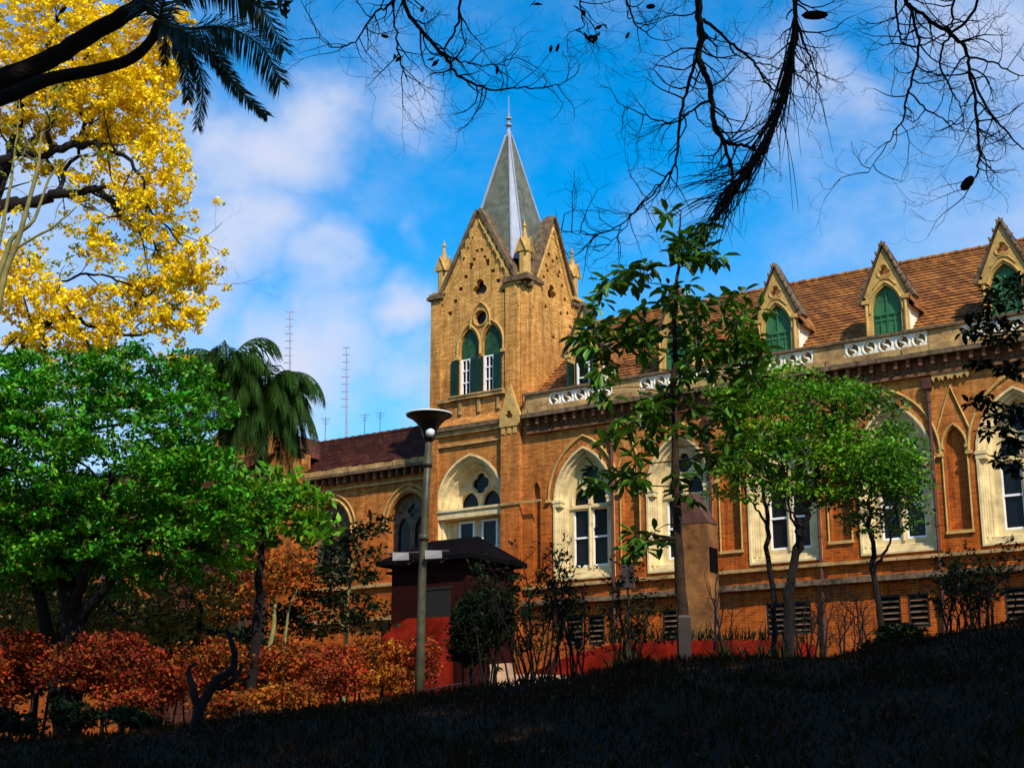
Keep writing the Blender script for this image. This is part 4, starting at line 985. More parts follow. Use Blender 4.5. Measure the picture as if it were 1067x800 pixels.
# high limbs above the frame
high = [at(730, -190, Yo), at(440, -170, Yo+.3), at(1000, -140, Yo-.2), at(330, -120, Yo+.4)]
for pts in ([(*top, .15), (5.4, 9.4, 9.6+EYE, .11), (*at(1000, -230, Yo), .09), (*at(730, -220, Yo), .07), (*at(440, -190, Yo), .05), (*at(300, -120, Yo), .03)],):
    P, r_ = smooth(pts, 8, .02); mb.tube(P, r_, 8)
drops = [  # px, py, radius
 [(735,-220,.05),(728,-80,.032),(727,0,.026),(731,40,.024),(727,58,.023),(737,80,.019),(742,110,.018),(745,132,.017),(757,148,.014),(775,152,.010),(795,160,.006)],
 [(745,132,.012),(760,165,.011),(764,200,.009)],
 [(727,58,.012),(718,85,.010),(708,125,.010),(704,165,.008),(692,188,.007),(672,210,.005),(640,238,.0045),(610,245,.003),(585,240,.002)],
 [(740,104,.010),(722,115,.007),(708,126,.006),(690,126,.005),(665,118,.004),(643,106,.002)],
 [(692,188,.005),(665,215,.004),(645,245,.003),(625,262,.002)],
 [(733,20,.012),(760,45,.009),(785,65,.008),(800,88,.006),(818,98,.004)],
 [(785,65,.005),(810,70,.004),(835,75,.003),(850,60,.002)],
 [(825,-150,.03),(826,-40,.022),(829,10,.016),(830,40,.012),(822,70,.010)],
 [(829,15,.008),(840,50,.007),(850,75,.005),(853,95,.003)],
 [(420,-190,.03),(425,-60,.02),(420,0,.015),(438,30,.013),(460,55,.012),(478,78,.009),(505,92,.007),(540,92,.005),(575,90,.004),(590,85,.002)],
 [(480,-190,.02),(478,-50,.012),(479,10,.009),(475,30,.008),(462,52,.007)],
 [(462,55,.006),(485,65,.005),(510,68,.004),(530,62,.002)],
 [(411,-190,.02),(410,-40,.010),(411,20,.007),(415,55,.006),(425,85,.003)],
 [(420,-60,.015),(410,0,.008),(390,15,.007),(370,42,.005),(348,50,.004),(330,35,.002)],
 [(930,-150,.03),(935,-40,.018),(943,0,.014),(960,15,.012),(990,36,.013),(1005,50,.012),(1010,75,.010),(1018,120,.009),(1020,160,.008),(1018,180,.006),(1005,205,.003)],
 [(1010,75,.009),(1028,112,.008),(1050,140,.006),(1072,160,.004)],
 [(943,0,.010),(955,30,.010),(957,55,.009),(947,95,.008),(940,125,.006),(925,150,.004),(905,180,.002)],
 [(990,36,.008),(980,60,.007),(988,90,.006),(1000,110,.004),(1005,135,.002)],
 [(947,95,.006),(965,115,.006),(985,125,.004),(1010,135,.003),(1030,150,.002)],
 [(990,36,.009),(1015,10,.010),(1030,-60,.014),(1040,-140,.02)],
 [(935,-100,.02),(930,-20,.010),(937,30,.007),(940,45,.006),(958,48,.005),(985,36,.005)],
 [(1010,60,.007),(1035,65,.006),(1060,78,.004),(1080,80,.003)],
 [(993,-150,.02),(995,-30,.010),(993,15,.008),(990,34,.007)],
 [(640,-190,.018),(650,-40,.009),(656,10,.007),(665,28,.005),(680,40,.003)],
 [(600,-190,.018),(603,-40,.008),(605,5,.006),(608,25,.004),(600,32,.003)]]
for li, pl in enumerate(drops):
    dy = random.uniform(-.5, .5) if li not in (0,1,2,3,4) else 0
    P, r_ = smooth(pxline(pl, Yo+.0), 6, .006); r_ = [q*1.15 for q in r_]; mb.tube(P, r_, 6, cap=False)
    for i in range(5, len(P)):
        if P[i].z-EYE < math.tan(R(31))*P[i].y and random.random() < .50:
            d = (P[i]-P[i-1]).normalized(); ax = Vector((random.gauss(0,.35), 1, random.gauss(0,.35))).normalized()
            grow(mb, P[i], Matrix.Rotation(random.choice((-1,1))*random.uniform(.6,1.3), 3, ax) @ d, random.uniform(.18,.46), max(.0048, min(.009, r_[i]*.8)), 2, None, .42, .05, 6, 3.2, .95, sides=3)
local(mb.build('trunk', M['twig'], bt, smooth=True), base)
def pod(px, py, ln, ang, th_=.02):
    p = at(px, py, Yo); b3 = MB(); d = Vector((math.cos(ang), 0, math.sin(ang))); u = d.cross(Vector((0, 1, 0)))
    b3.tube([p+d*ln*t_ for t_ in (-.5, -.35, -.1, .15, .38, .5)], [.004, th_*.8, th_, th_, th_*.7, .003], 8); local(b3.build('seed_pod', M['barkdark'], bt, smooth=True), base)
pod(849, 16, .20, .02, .035); pod(1008, 191, .14, .85, .035); pod(518, 73, .07, 1.5, .012); pod(574, 51, .06, 1.4, .012); pod(581, 50, .07, 1.3, .012); pod(440, 10, .05, 1.2, .012); pod(620, 40, .06, 1.3, .02); pod(678, 7, .07, .1, .02); pod(654, 37, .06, 1.1, .012); pod(401, 38, .06, -.3, .014)
P, Nn, U = leaf_cloud(np.array([tuple(at(px, py, Yo)) for px, py in ((618,40),(624,38),(612,42),(607,10),(740,36),(558,8),(450,62),(628,26),(416,62))]), 2, .05, .9, .1, .8)
local(leafmesh('last_leaves', M['leafD'], P, Nn, U, .09, .035, bt, .1), base)
# dead palm frond hung up in the twigs
mb = MB()
P, r_ = smooth(pxline([(826,-10,.008),(828,30,.012),(822,80,.020),(806,130,.026),(785,170,.026),(765,198,.020),(752,215,.010)], Yo-.15), 6)
for k in range(90):
    t0 = random.randint(4, len(P)-6); o = P[t0]; e0 = P[min(len(P)-1, t0+8)]
    j = Vector((random.gauss(0, .03), random.gauss(0, .05), random.gauss(0, .03)))
    seg = e0-o; n2 = seg.length
    tip_ = e0+seg.normalized()*random.uniform(.05, .35)+Vector((random.gauss(-.03, .10), random.gauss(0, .1), -random.uniform(-.05, .26)))
    mb.tube(smooth([tuple(o), tuple(e0+j), tuple(tip_)], 4), [.006]*5+[.004, .003, .002, .001], 3, cap=False)
for k in range(13):
    o = P[random.randint(2, 16)]; x = random.uniform(-.06, .26); l_ = random.uniform(.5, .95)
    mb.tube(smooth([tuple(o), tuple(o+Vector((x*.7, 0, -l_*.5))), tuple(o+Vector((x, 0, -l_)))], 4), [.004, .004, .004, .003, .003, .003, .002, .002, .001], 3, cap=False)
for k in range(26):
    o = P[-random.randint(3, 14)]; e = o+Vector((-random.uniform(.1, .6), random.gauss(0, .1), -random.uniform(.0, .28)))
    mb.tube(smooth([tuple(o), tuple(o*.5+e*.5+Vector((0, 0, .04))), tuple(e)], 4), [.004]*6+[.003, .002, .001], 3, cap=False)
mb.tube(P, r_, 6)
tag(mb.build('dead_frond', M['twig'], None, smooth=True), 'withered palm frond with stringy strands caught in the bare twigs', 'dead frond')
# ------------------------------------------------------------------ slender tree with big leaves before the facade
Ys = 18.5
tr = [[(*gpt(713, Ys), .085), (*at(711, 640, Ys), .075), (*at(706, 560, Ys), .06), (*at(704, 480, Ys), .05), (*at(702, 400, Ys), .04), (*at(703, 330, Ys), .03), (*at(707, 270, Ys), .018), (*at(710, 220, Ys), .008)]]
base = Vector(tr[0][0][:3]); th = tree_thing('big_leaved_tree', base, 'slender tree with big glossy leaves and gaps, its trunk before the concrete monument', 'tree')
mb = MB(); P, r_ = smooth(tr[0], 6, .008); mb.tube(P, r_, 9)
def whorls(spots, Y, per, spread, ln, wd, stemsrc, th, base, mb, lm, dz=.5, droop=.8, r=.010):
    cc = []
    for (px, py, rx, ry, n) in spots:
        for k in range(n):
            a_ = random.uniform(0, 6.28); q = random.random()**.5
            cc.append(at(px+rx*q*math.cos(a_), py+ry*q*math.sin(a_), Y+random.uniform(-dz, dz)))
    for c_ in cc:
        cand = [s for s in stemsrc if s.z < c_.z+.15] or stemsrc
        s_ = min(cand, key=lambda q: (q-c_).length)
        mb.tube(smooth([tuple(s_), tuple((s_+c_)/2+Vector((0, 0, random.uniform(-.02, .08)))), tuple(c_)], 3), [r, r*.9, r*.8, r*.7, r*.6, r*.4, r*.3], 4, cap=False)
        if len(stemsrc) < 400: stemsrc.append((s_+c_)/2+Vector((0, 0, .03))); stemsrc.append(c_)
    n = len(cc)*per; c = np.repeat(np.array([tuple(q) for q in cc]), per, 0)
    az = rng.uniform(0, 2*np.pi, n); el = rng.normal(-.25*droop, .45, n)
    U = np.stack([np.cos(az)*np.cos(el), np.sin(az)*np.cos(el), np.sin(el)], 1)
    Nn = np.stack([-np.cos(az)*np.sin(el), -np.sin(az)*np.sin(el), np.cos(el)], 1)+rng.normal(0, .25, (n, 3)); Nn = unit(Nn-U*np.sum(Nn*U, 1, keepdims=True))
    k = rng.uniform(.6, 1.25, n)
    P = c+U*(ln*k*.5+rng.uniform(0, spread, n))[:, None]+rng.normal(0, spread*.25, (n, 3))
    local(broadleaf('crown', lm, P, Nn, U, ln*k, wd*k, th, .15), base)
spots = [(712,235,26,18,11),(735,262,24,14,8),(715,262,22,14,7),(655,285,40,12,11),(630,300,16,10,4),(650,330,38,22,16),(615,365,26,24,12),(660,360,30,20,12),(640,400,24,18,5),(710,310,26,14,8),(700,350,36,26,16),(750,345,34,28,18),(770,380,34,28,16),(725,380,34,24,12),
         (765,305,20,14,3),(785,330,14,10,3),(660,440,28,24,8),(630,455,20,14,5),(690,430,30,30,14),(740,440,34,34,20),(632,503,26,18,9),(665,490,20,16,6),(770,470,26,34,10),(720,500,24,22,5),(672,560,24,12,9),(660,572,14,10,4),(790,360,20,16,6)]
whorls([(a, b_, c_, d_, int(n_*.82+.6)) for a, b_, c_, d_, n_ in spots], Ys, 9, .06, .215, .09, [q for q in P[12:]], th, base, mb, M['leafB'], .55)
local(mb.build('trunk', M['bark'], th, smooth=True), base)
# ------------------------------------------------------------------ trio of finer leaved trees
Yf = 23.0
tr = [[(*gpt(806, Yf), .05), (*at(805, 640, Yf), .045), (*at(800, 570, Yf), .04), (*at(796, 520, Yf), .03), (*at(785, 470, Yf), .015)], [(*at(798, 545, Yf), .025), (*at(785, 525, Yf), .015), (*at(770, 500, Yf), .008)]]
make_tree('slim_tree', 'slim dark stemmed tree with fine leaves, just right of the monument', Yf, tr, [E(790,440,Yf,55,55,.9), E(765,480,Yf,40,35,.7), E(770,400,Yf,40,30,.7), E(760,510,Yf,38,20,.5), E(800,500,Yf,35,25,.5)], M['leafC'], M['barkdark'], 95, 32, .34, .085, .042, 26, .014, flat=.32, shell=.05)
tr = [[(*gpt(822, Yf-.5), .09), (*at(822, 640, Yf-.5), .08), (*at(827, 590, Yf-.5), .065), (*at(838, 545, Yf-.5), .05), (*at(850, 500, Yf-.5), .035), (*at(870, 430, Yf-.5), .012)],
      [(*at(828, 580, Yf-.5), .045), (*at(838, 555, Yf-.7), .04), (*at(825, 535, Yf-.6), .02), (*at(805, 505, Yf-.6), .01)], [(*at(836, 552, Yf-.5), .03), (*at(825, 540, Yf-.6), .02), (*at(820, 500, Yf-.6), .01)]]
make_tree('forked_tree', 'forked leaning tree with a bright green feathery crown before the dormers', Yf-.5, tr, [E(815,395,Yf-.5,40,20,.8), E(862,425,Yf-.5,40,30,.9), E(800,440,Yf-.5,46,30,.8), E(900,480,Yf-.5,55,40,1.0), E(840,495,Yf-.5,55,34,.9), E(885,412,Yf-.5,34,14,.6), E(770,430,Yf-.5,26,22,.6), E(850,460,Yf-.5,40,24,.6), E(770,480,Yf-.5,24,26,.5), E(935,500,Yf-.5,30,26,.5)], M['leafC'], M['barkdark'], 290, 40, .36, .085, .042, 40, .016, flat=.32, shell=.05)
tr = [[(*gpt(922, Yf), .055), (*at(917, 640, Yf), .05), (*at(911, 590, Yf), .045), (*at(906, 545, Yf), .03), (*at(905, 500, Yf), .015)], [(*at(911, 592, Yf), .03), (*at(922, 575, Yf), .022), (*at(930, 550, Yf), .014), (*at(935, 520, Yf), .008)]]
make_tree('round_crown_tree', 'small dark green tree with a thin forked trunk beside the right drainpipe', Yf, tr, [E(905,450,Yf,45,45,.8), E(930,480,Yf,36,40,.7), E(895,510,Yf,45,34,.8), E(940,520,Yf,28,30,.5), E(920,545,Yf,40,15,.5), E(915,420,Yf,20,18,.4)], M['leafB'], M['barkdark'], 150, 34, .30, .085, .05, 24, .014, flat=.36, shell=.05)
# right edge tree
Ye = 15.5
base = Vector(gpt(1290, Ye)); th = tree_thing('right_edge_tree', base, 'dark leafy branches reaching in from the right picture edge across the end window', 'tree')
mb = MB(); P, r_ = smooth([(*base, .16), (*at(1280, 560, Ye), .12), (*at(1265, 400, Ye), .09), (*at(1250, 250, Ye), .05), (*at(1230, 120, Ye), .02)], 6, .01); mb.tube(P, r_, 9)
src = list(P[8:]); bl = []
for pl in ([(1262,480,.05),(1180,470,.03),(1120,440,.02),(1060,425,.012),(1010,415,.005)], [(1255,350,.05),(1180,360,.03),(1110,345,.02),(1050,345,.012),(1005,350,.005)], [(1260,420,.04),(1160,395,.02),(1090,385,.012),(1025,382,.005)], [(1262,500,.04),(1150,500,.02),(1080,480,.01),(1035,470,.005)], [(1250,300,.03),(1150,310,.02),(1080,310,.01),(1020,315,.005)], [(1262,520,.03),(1140,470,.02),(1060,450,.01),(1020,445,.005)]):
    Q, r_ = smooth(pxline(pl, Ye), 5, .008); mb.tube(Q, r_, 6); src += Q[6:]
whorls([(1045,305,22,14,12),(1025,330,22,14,12),(1050,345,26,16,14),(1010,350,12,8,4),(1030,380,26,5,9),(1060,385,20,8,8),(1025,418,20,6,9),(1050,432,20,8,10),(1035,448,16,6,7),(1055,465,16,8,8),(1040,478,8,8,4),(1120,330,60,50,45),(1130,430,60,50,45),(1200,220,80,60,50),(1260,120,70,60,45),(1290,300,90,90,60),(1060,492,10,6,4),(1060,290,12,10,6)], Ye, 7, .03, .115, .05, src, th, base, mb, M['leafD'], .4, .5, .006)
local(mb.build('trunk', M['barkdark'], th, smooth=True), base)
# ------------------------------------------------------------------ small trees before the left wing
Ym = 29
tr = [[(*gpt(284, Ym), .05), (*at(284, 655, Ym), .045), (*at(286, 620, Ym), .035), (*at(290, 590, Ym), .015)], [(*gpt(296, Ym), .03), (*at(298, 650, Ym), .025), (*at(312, 610, Ym), .01)]]
make_tree('orange_leaved_tree', 'small orange leaved tree with pale thin stems before the left wing', Ym, tr, [E(262,600,Ym,40,28,.8), E(300,595,Ym,30,26,.6), E(235,625,Ym,35,25,.7)], M['leafO'], M['stem'], 200, 14, .26, .10, .06, 12, .015, cat='tree', shell=.2)
tr = [[(*gpt(362, Ym+1), .045), (*at(361, 655, Ym+1), .035), (*at(367, 600, Ym+1), .03), (*at(374, 555, Ym+1), .012)]]
make_tree('dark_leaved_tree', 'small dark leaved tree with one pale slanting stem before the shaded arch', Ym+1, tr, [E(375,570,Ym+1,22,32,.5), E(390,545,Ym+1,14,12,.4), E(345,600,Ym+1,45,35,.8), E(330,640,Ym+1,50,25,.8), E(385,640,Ym+1,22,22,.5), E(350,560,Ym+1,20,20,.5), E(300,650,Ym+1,30,20,.5)], M['leafD'], M['stem'], 260, 16, .28, .11, .06, 24, .015, shell=.2)
# red clipped shrubs on short stems (behind the bank)
red = [(15,690,38,34,24,'R'),(110,690,62,34,23.5,'R'),(165,705,50,30,24.5,'R'),(215,695,42,28,25,'O'),(255,690,38,26,26,'R'),(300,685,40,24,26.5,'O'),(345,690,36,26,26,'R'),(395,682,36,24,27,'O'),(435,690,26,20,27,'R'),(230,730,30,9,22.5,'O'),(290,716,38,12,23.5,'O'),(350,712,34,12,24,'R'),(400,708,30,10,24.5,'O'),(140,735,22,9,21,'R'),(-25,700,30,30,23,'R')]
names = ['broad flame red shrub by the left picture edge','largest flame red mounded shrub under the green tree trunk','red mounded shrub below the olive shrubs','orange mounded shrub behind the dark forked stump','red shrub under the small orange tree','orange shrub between the two pale tree stems','red shrub at the foot of the pale slanting stem','orange shrub at the left foot of the red wall','small red shrub beside the lamp post','low orange shrub just behind the dark bank, far left of its row','low orange shrub behind the bank, second in its row','low red shrub behind the bank, third in its row','low orange shrub behind the bank, nearest the lamp post','small red shrub low in the dark bank','red shrub cut by the left picture edge']
for k, (px, py, rx, ry, Y, m_) in enumerate(red):
    py += random.uniform(-7, 9); ry *= random.uniform(.8, 1.2); kk = Y/1560; c_ = at(px, py, Y); gx_ = gpt(px, Y)
    tr = [[(*gx_, .035), (c_.x+random.uniform(-.1,.1), Y, (gx_[2]+c_.z)/2, .03), (c_.x, Y, c_.z, .012)], [(gx_[0]+.2, Y+.1, gz(gx_[0]+.2, Y)-.1, .025), (c_.x+.35, Y, c_.z-.05, .01)], [(gx_[0]-.3, Y+.1, gz(gx_[0]-.3, Y)-.1, .02), (c_.x-.4, Y, c_.z-.05, .01)]]
    n = int(26+rx*ry/16)
    make_tree('red_shrub' if m_ == 'R' else 'orange_shrub', names[k], Y, tr, [(tuple(c_), (rx*kk, min(1.1, rx*kk), ry*kk)), (tuple(c_+Vector((rx*kk*.35, 0, ry*kk*.3))), (rx*kk*.5, .5, ry*kk*.6)), (tuple(c_+Vector((-rx*kk*.4, 0, -ry*kk*.15))), (rx*kk*.6, .5, ry*kk*.6)), ((c_.x+random.uniform(-.4, .4), Y-.1, c_.z-ry*kk*random.uniform(.7, 1.2)), (rx*kk*.45, .4, ry*kk*.5))], M['leaf'+m_], M['barkdark'], int(n*2.3), 18, .21, .065, .042, 16, .012, cat='shrub', group='red and orange shrubs behind the dark bank', shell=.2, up=.8)
# dark forked stump (lower left)
base = Vector(gpt(205, 15)); t = MB(); o = tree_thing('forked_stump', base, 'dark forked leafless trunk standing on the bank at lower left', 'tree')
for pl in ([(203,765,.06),(208,740,.055),(222,712,.05),(240,700,.045),(244,680,.035),(236,655,.02)], [(222,712,.03),(232,716,.03),(248,702,.025),(252,690,.012)], [(208,742,.05),(200,715,.04),(196,700,.025),(204,690,.012)], [(240,700,.02),(250,708,.015),(256,712,.008)]):
    P, r_ = smooth(pxline(pl, 15), 4, .006); t.tube(P, r_, 7)
local(t.build('trunk', M['barkdark'], o, smooth=True), base)
# leafy shrubs before the kiosk and window
def bush(px, py0, py1, rx, Y, label, lm, nst=9, per=7, ln=.12, wd=.045, nm='leafy_shrub', dens=1.0, lean=1.0, group=None):
    base = Vector(gpt(px, Y)); th = tree_thing(nm, base, label, 'shrub', group); mb = MB(); tips = []; cc = []
    for k in range(nst):
        e = at(px+random.uniform(-rx, rx), random.uniform(py0, (py0+py1)/2), Y+random.uniform(-.4, .4)); b0 = base+Vector((random.uniform(-.2, .2)*lean, random.uniform(-.1, .1), 0))
        P = smooth([tuple(b0), tuple(b0*.45+e*.55+Vector((random.gauss(0, .08), 0, .1))), tuple(e)], 5, .008); mb.tube(P, [.018*(1-.75*i/len(P)) for i in range(len(P))], 5, cap=False)
        for i in range(4, len(P)):
            grow(mb, P[i], (P[i]-P[i-1]).normalized()+Vector((random.gauss(0, .8), random.gauss(0, .3), random.gauss(.2, .4))), .28, .006, 1, tips, .2, .02, 4)
    local(mb.build('stems', M['barkdark'], th, smooth=True), base)
    tips = [q for q in tips if random.random() < dens]
    if tips and per:
        P, Nn, U = leaf_cloud(np.array([tuple(q) for q in tips]), per, .08, .9, .4)
        local(leafmesh('leaves', lm, P, Nn, U, ln, wd, th, .1), base)
    return th
bush(555, 580, 710, 46, 20, 'open leafy shrub with many thin stems before the first tall window', M['leafD'], 20, 5, .09, .03, dens=.42)
bush(600, 610, 708, 30, 21, 'thin twiggy shrub before the basement openings', M['leafD'], 9, 2, .10, .04, dens=.4)
bush(505, 612, 712, 22, 20, 'thin stemmed shrub leaning over the dense black bush', M['leafD'], 10, 5, .09, .035, dens=.5)
bush(655, 600, 700, 22, 19, 'slight leafy shrub hiding the small signboard', M['leafD'], 8, 4, .08, .03, dens=.45)
# dense clipped bush
ell = [E(490,650,21,20,28,.5), E(497,632,21,16,14,.4), E(485,675,21,16,18,.4), E(510,640,21,14,22,.4)]
tr = [[(*gpt(495, 21), .03), (*at(492, 690, 21), .025), (*at(490, 660, 21), .01)], [(*gpt(505, 21), .025), (*at(510, 690, 21), .02), (*at(505, 660, 21), .01)], [(*gpt(486, 21), .02), (*at(482, 690, 21), .01)]]
make_tree('dense_bush', 'dense near black clipped bush in front of the maroon kiosk', 21, tr, ell, M['leafD'], M['barkdark'], 260, 18, .14, .08, .05, 6, .01, cat='shrub', shell=.1)
bush(745, 600, 690, 25, 22, 'thin bare shrub at the foot of the slim tree stem', M['leafD'], 5, 0, nm='bare_shrub')
bush(845, 610, 690, 24, 21, 'bare twiggy shrub between the forked tree and the small round tree', M['leafD'], 9, 1, .06, .03, nm='bare_shrub', dens=.3)
bush(885, 620, 690, 20, 20, 'bare twiggy shrub under the small round tree', M['leafD'], 8, 0, nm='bare_shrub')
bush(1020, 585, 660, 34, 19, 'leafy shrub with many thin stems left of the end basement louvre', M['leafD'], 14, 4, .08, .03, dens=.45)
bush(995, 600, 668, 18, 19.5, 'thin stemmed shrub beside the right drainpipe foot', M['leafD'], 8, 2, .08, .035, dens=.5)
ell = [E(938,668,18.5,26,18,.5), E(920,678,18.5,16,14,.4), E(957,674,18.5,16,12,.4)]
make_tree('dense_bush', 'low dark rounded bush on the bank crest below the basement louvres', 18.5, [[(*gpt(938, 18.5), .03), (*at(938, 672, 18.5), .01)]], ell, M['leafD'], M['barkdark'], 160, 16, .13, .07, .045, 4, .01, cat='shrub', shell=.1)
# spiky clumps on the crest
def spiky(px, Y, h, n, label, py=None, group='spiky leaved clumps', nm='spiky_plant', spread=.55, z=None):
    x = at(px, 700, Y).x; base = Vector((x, Y, (gz(x, Y) if z is None else z)-.03)); b3 = MB()
    for k in range(n):
        az = random.uniform(0, 6.28); el = random.uniform(.5, 1.5); L_ = h*random.uniform(.6, 1.15); d = Vector((math.cos(az)*math.cos(el)*spread*1.6, math.sin(az)*math.cos(el)*spread*1.6, math.sin(el))).normalized()
        o = Vector((random.gauss(0, .06), random.gauss(0, .06), 0)); m_ = o+d*L_*.6; e = m_+(d+Vector((d.x*.5, d.y*.5, -.35))).normalized()*L_*.4; w_ = d.cross(Vector((0, 0, 1))).normalized()*.013
        b3.poly([o-w_*.7, o+w_*.7, m_+w_, m_-w_]); b3.poly([m_-w_, m_+w_, e])
    o = b3.build(nm, M['leafD']); o.location = base; return tag(o, label, 'plant', group)
sl_ = [(628,18.2,.32,'left of the slight leafy shrub'),(645,18,.42,'under the slight leafy shrub'),(662,17.8,.45,'left of the short dark post'),(682,18,.36,'touching the short dark post on its left'),(740,18.2,.42,'between the short dark post and the slim trees'),(757,18,.5,'below the red wall, middle of three'),(775,18.2,.46,'below the right end of the red wall'),(795,18,.5,'at the foot of the slim dark tree'),(815,17.8,.48,'at the foot of the forked tree'),(835,18,.42,'right of the forked tree foot'),(858,18.2,.30,'under the bare twiggy shrub'),(585,18.2,.22,'left end of the crest, before the thin twiggy shrub')]
for px, Y, h, w_ in sl_: spiky(px, Y, h, 46, 'dark spiky clump '+w_)
# ------------------------------------------------------------------ street lamp
Yq = 24.0; base = Vector(gpt(437, Yq, -.1)); topz = at(447, 452, Yq)
lp = empty('street_lamp', base, 0, 'tall street lamp with an upturned dark funnel shade and two side floodlights', 'street lamp')
b3 = MB(); P = [base, at(440, 600, Yq), at(447, 455, Yq)]; b3.tube([P[0], (P[0]+P[1])/2, P[1], (P[1]+P[2])/2, P[2]], [.085, .072, .066, .060, .055], 12)
for pp in (P[1]+(P[2]-P[1])*.25, P[1]+(P[2]-P[1])*.78): b3.tube([pp, pp+Vector((0, 0, .10))], .080, 12)
local(b3.build('pole', M['pole'], lp, smooth=True), base)
b3 = MB(); k_ = Yq/1560
b3.lathe([(.07,-.12),(.10,-.05),(.11,0),(.12,.03),(.16,.12),(.22,.20),(.30,.27),(.38,.31),(.385,.33),(.375,.335),(.29,.30),(.10,.12)], tuple(P[2]+Vector((0,0,.04))), 28); local(b3.build('lamp_shade', M['shade'], lp, smooth=True), base)
b3 = MB(); tp_ = P[2]+Vector((0,0,.04)); b3.lathe([(.386,.322),(.392,.332),(.386,.345),(.30,.362),(.15,.375),(.01,.38)], tuple(tp_), 28); local(b3.build('shade_rim', M['lampwhite'], lp, smooth=True), base)
b3 = MB(); b3.lathe([(.045,-.02),(.075,.03),(.08,.08),(.06,.14),(.02,.17)], tuple(P[2]+Vector((0.02,-.07,0))), 14); local(b3.build('photocell', M['lampwhite'], lp, smooth=True), base)
b3 = MB(); yy = at(440, 577, Yq); b3.tube([at(405, 577, Yq), at(468, 574, Yq)], .022, 6); local(b3.build('cross_arm', M['iron'], lp), base)
for (px, py, s_) in ((418,580,1),(452,578,1.05)):
    c_ = at(px, py, Yq-.1); b3 = MB(); 
    pts = [(-.13,-.05,-.07),(.13,-.05,-.055),(.13,-.12,.05),(-.13,-.12,.055)]
    fr_ = [c_+Vector(p)*s_ for p in pts]; bk_ = [c_+Vector((p[0]*.8, .12, p[2]*.7))*s_ for p in pts]
    i = len(b3.v); b3.v += [tuple(v_) for v_ in fr_+bk_]; b3.f += [(0,1,2,3),(7,6,5,4),(0,4,5,1),(1,5,6,2),(2,6,7,3),(3,7,4,0)]
    fl = b3.build('floodlight', M['iron'], lp); local(fl, base)
    b3 = MB(); b3.poly([v_+Vector((0, -.006, 0)) for v_ in fr_]); b3.poly([v_+Vector((0,-.012,0)) for v_ in fr_]); gl = b3.build('lens', M['lampwhite'], fl)
    b3 = MB(); b3.tube([c_+Vector((-.1,.1,0)), c_+Vector((-.1,.1,-.13)), c_+Vector((.14,.1,-.1)), c_+Vector((.2,.05,-.05))], .012, 5); b3.build('bracket', M['iron'], fl)
# ------------------------------------------------------------------ kiosk
kc = at(470, 590, 41); kb = gz(kc.x, 41); K = empty('kiosk', (kc.x, 41, kb-.3), -AL, 'maroon kiosk with a black hipped roof in front of the tower base', 'kiosk')
H = kc.z-(kb-.3)+.0
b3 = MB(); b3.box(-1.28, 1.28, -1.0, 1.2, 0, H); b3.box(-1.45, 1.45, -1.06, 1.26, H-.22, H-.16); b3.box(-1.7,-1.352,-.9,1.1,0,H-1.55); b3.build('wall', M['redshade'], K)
b3 = MB(); ev = [(-1.62,-1.3),(1.6,-1.3),(1.6,1.4),(-1.62,1.4)]; rd = [(-.75,.1),(.85,.1)]
b3.v += [(x, y, H-.02) for x, y in ev]+[(x, y, H+.10) for x, y in ev]+[(x, y, H+.78) for x, y in rd]
b3.f += [(0,3,2,1),(0,1,5,4),(1,2,6,5),(2,3,7,6),(3,0,4,7),(4,5,9,8),(5,6,9),(6,7,8,9),(7,4,8)]
rf = b3.build('roof', M['black'], K)
b3 = MB(); b3.box(-.15, .75, -1.03, -1.001, .4, H-.75); b3.box(-.2, .8, -1.05, -1.03, H-.75, H-.68); b3.build('door', M['dark'], K)
# red wall left of the kiosk
def wallrun(name, pts, th, m, label, cat, zt=None):
    b3 = MB(); n = len(pts); P = [Vector(p) for p in pts]
    for i in range(n-1):
        a_, c_ = P[i], P[i+1]; d = (c_-a_); d.z = 0; nn = Vector((-d.y, d.x, 0)).normalized()*th
        za_, zb_ = gz(a_.x, a_.y)-.4, gz(c_.x, c_.y)-.4
        if i == 0: pn_ = nn
        v = [(a_.x, a_.y, za_), (c_.x, c_.y, zb_), (c_.x, c_.y, c_.z), (a_.x, a_.y, a_.z), (a_.x+pn_.x, a_.y+pn_.y, za_), (c_.x+nn.x, c_.y+nn.y, zb_), (c_.x+nn.x, c_.y+nn.y, c_.z), (a_.x+pn_.x, a_.y+pn_.y, a_.z)]
        k0 = len(b3.v); b3.v += v; b3.f += [tuple(k0+q for q in f) for f in ((0,1,2,3),(7,6,5,4),(3,2,6,7),(0,4,5,1))]
        if i == 0: b3.f.append(tuple(k0+q for q in (0,3,7,4)))
        if i == n-2: b3.f.append(tuple(k0+q for q in (1,5,6,2)))
        pn_ = nn
    return tag(b3.build(name, m), label, cat)
wallrun('red_wall', [at(398,664,38), at(408,652,38), at(425,644,38), at(470,642,37.8)], .3, M['redwall'], 'bright red painted wall between the lamp post and the left arches', 'wall')
pts = []
for (px, py, Y) in ((556,700,31.5),(575,690,31.2),(600,681,31),(630,673,30.8),(660,668,30.7),(700,667,30.6),(750,667,30.5),(800,667,30.5),(830,668,30.6),(850,672,30.9)): pts.append(at(px, py, Y))
wallrun('planter_wall', pts, .3, M['redwall'], 'low curved red planter wall edged with spiky plants, below the monument', 'wall')
for k in range(26):
    px = 632+8.2*k; spiky(px, 31.2, random.uniform(.28, .5), 16, 'short spiky plant in the row along the top of the red wall', group='spiky plants on the red planter wall', nm='planter_plant', z=at(px, 668, 31.2).z)
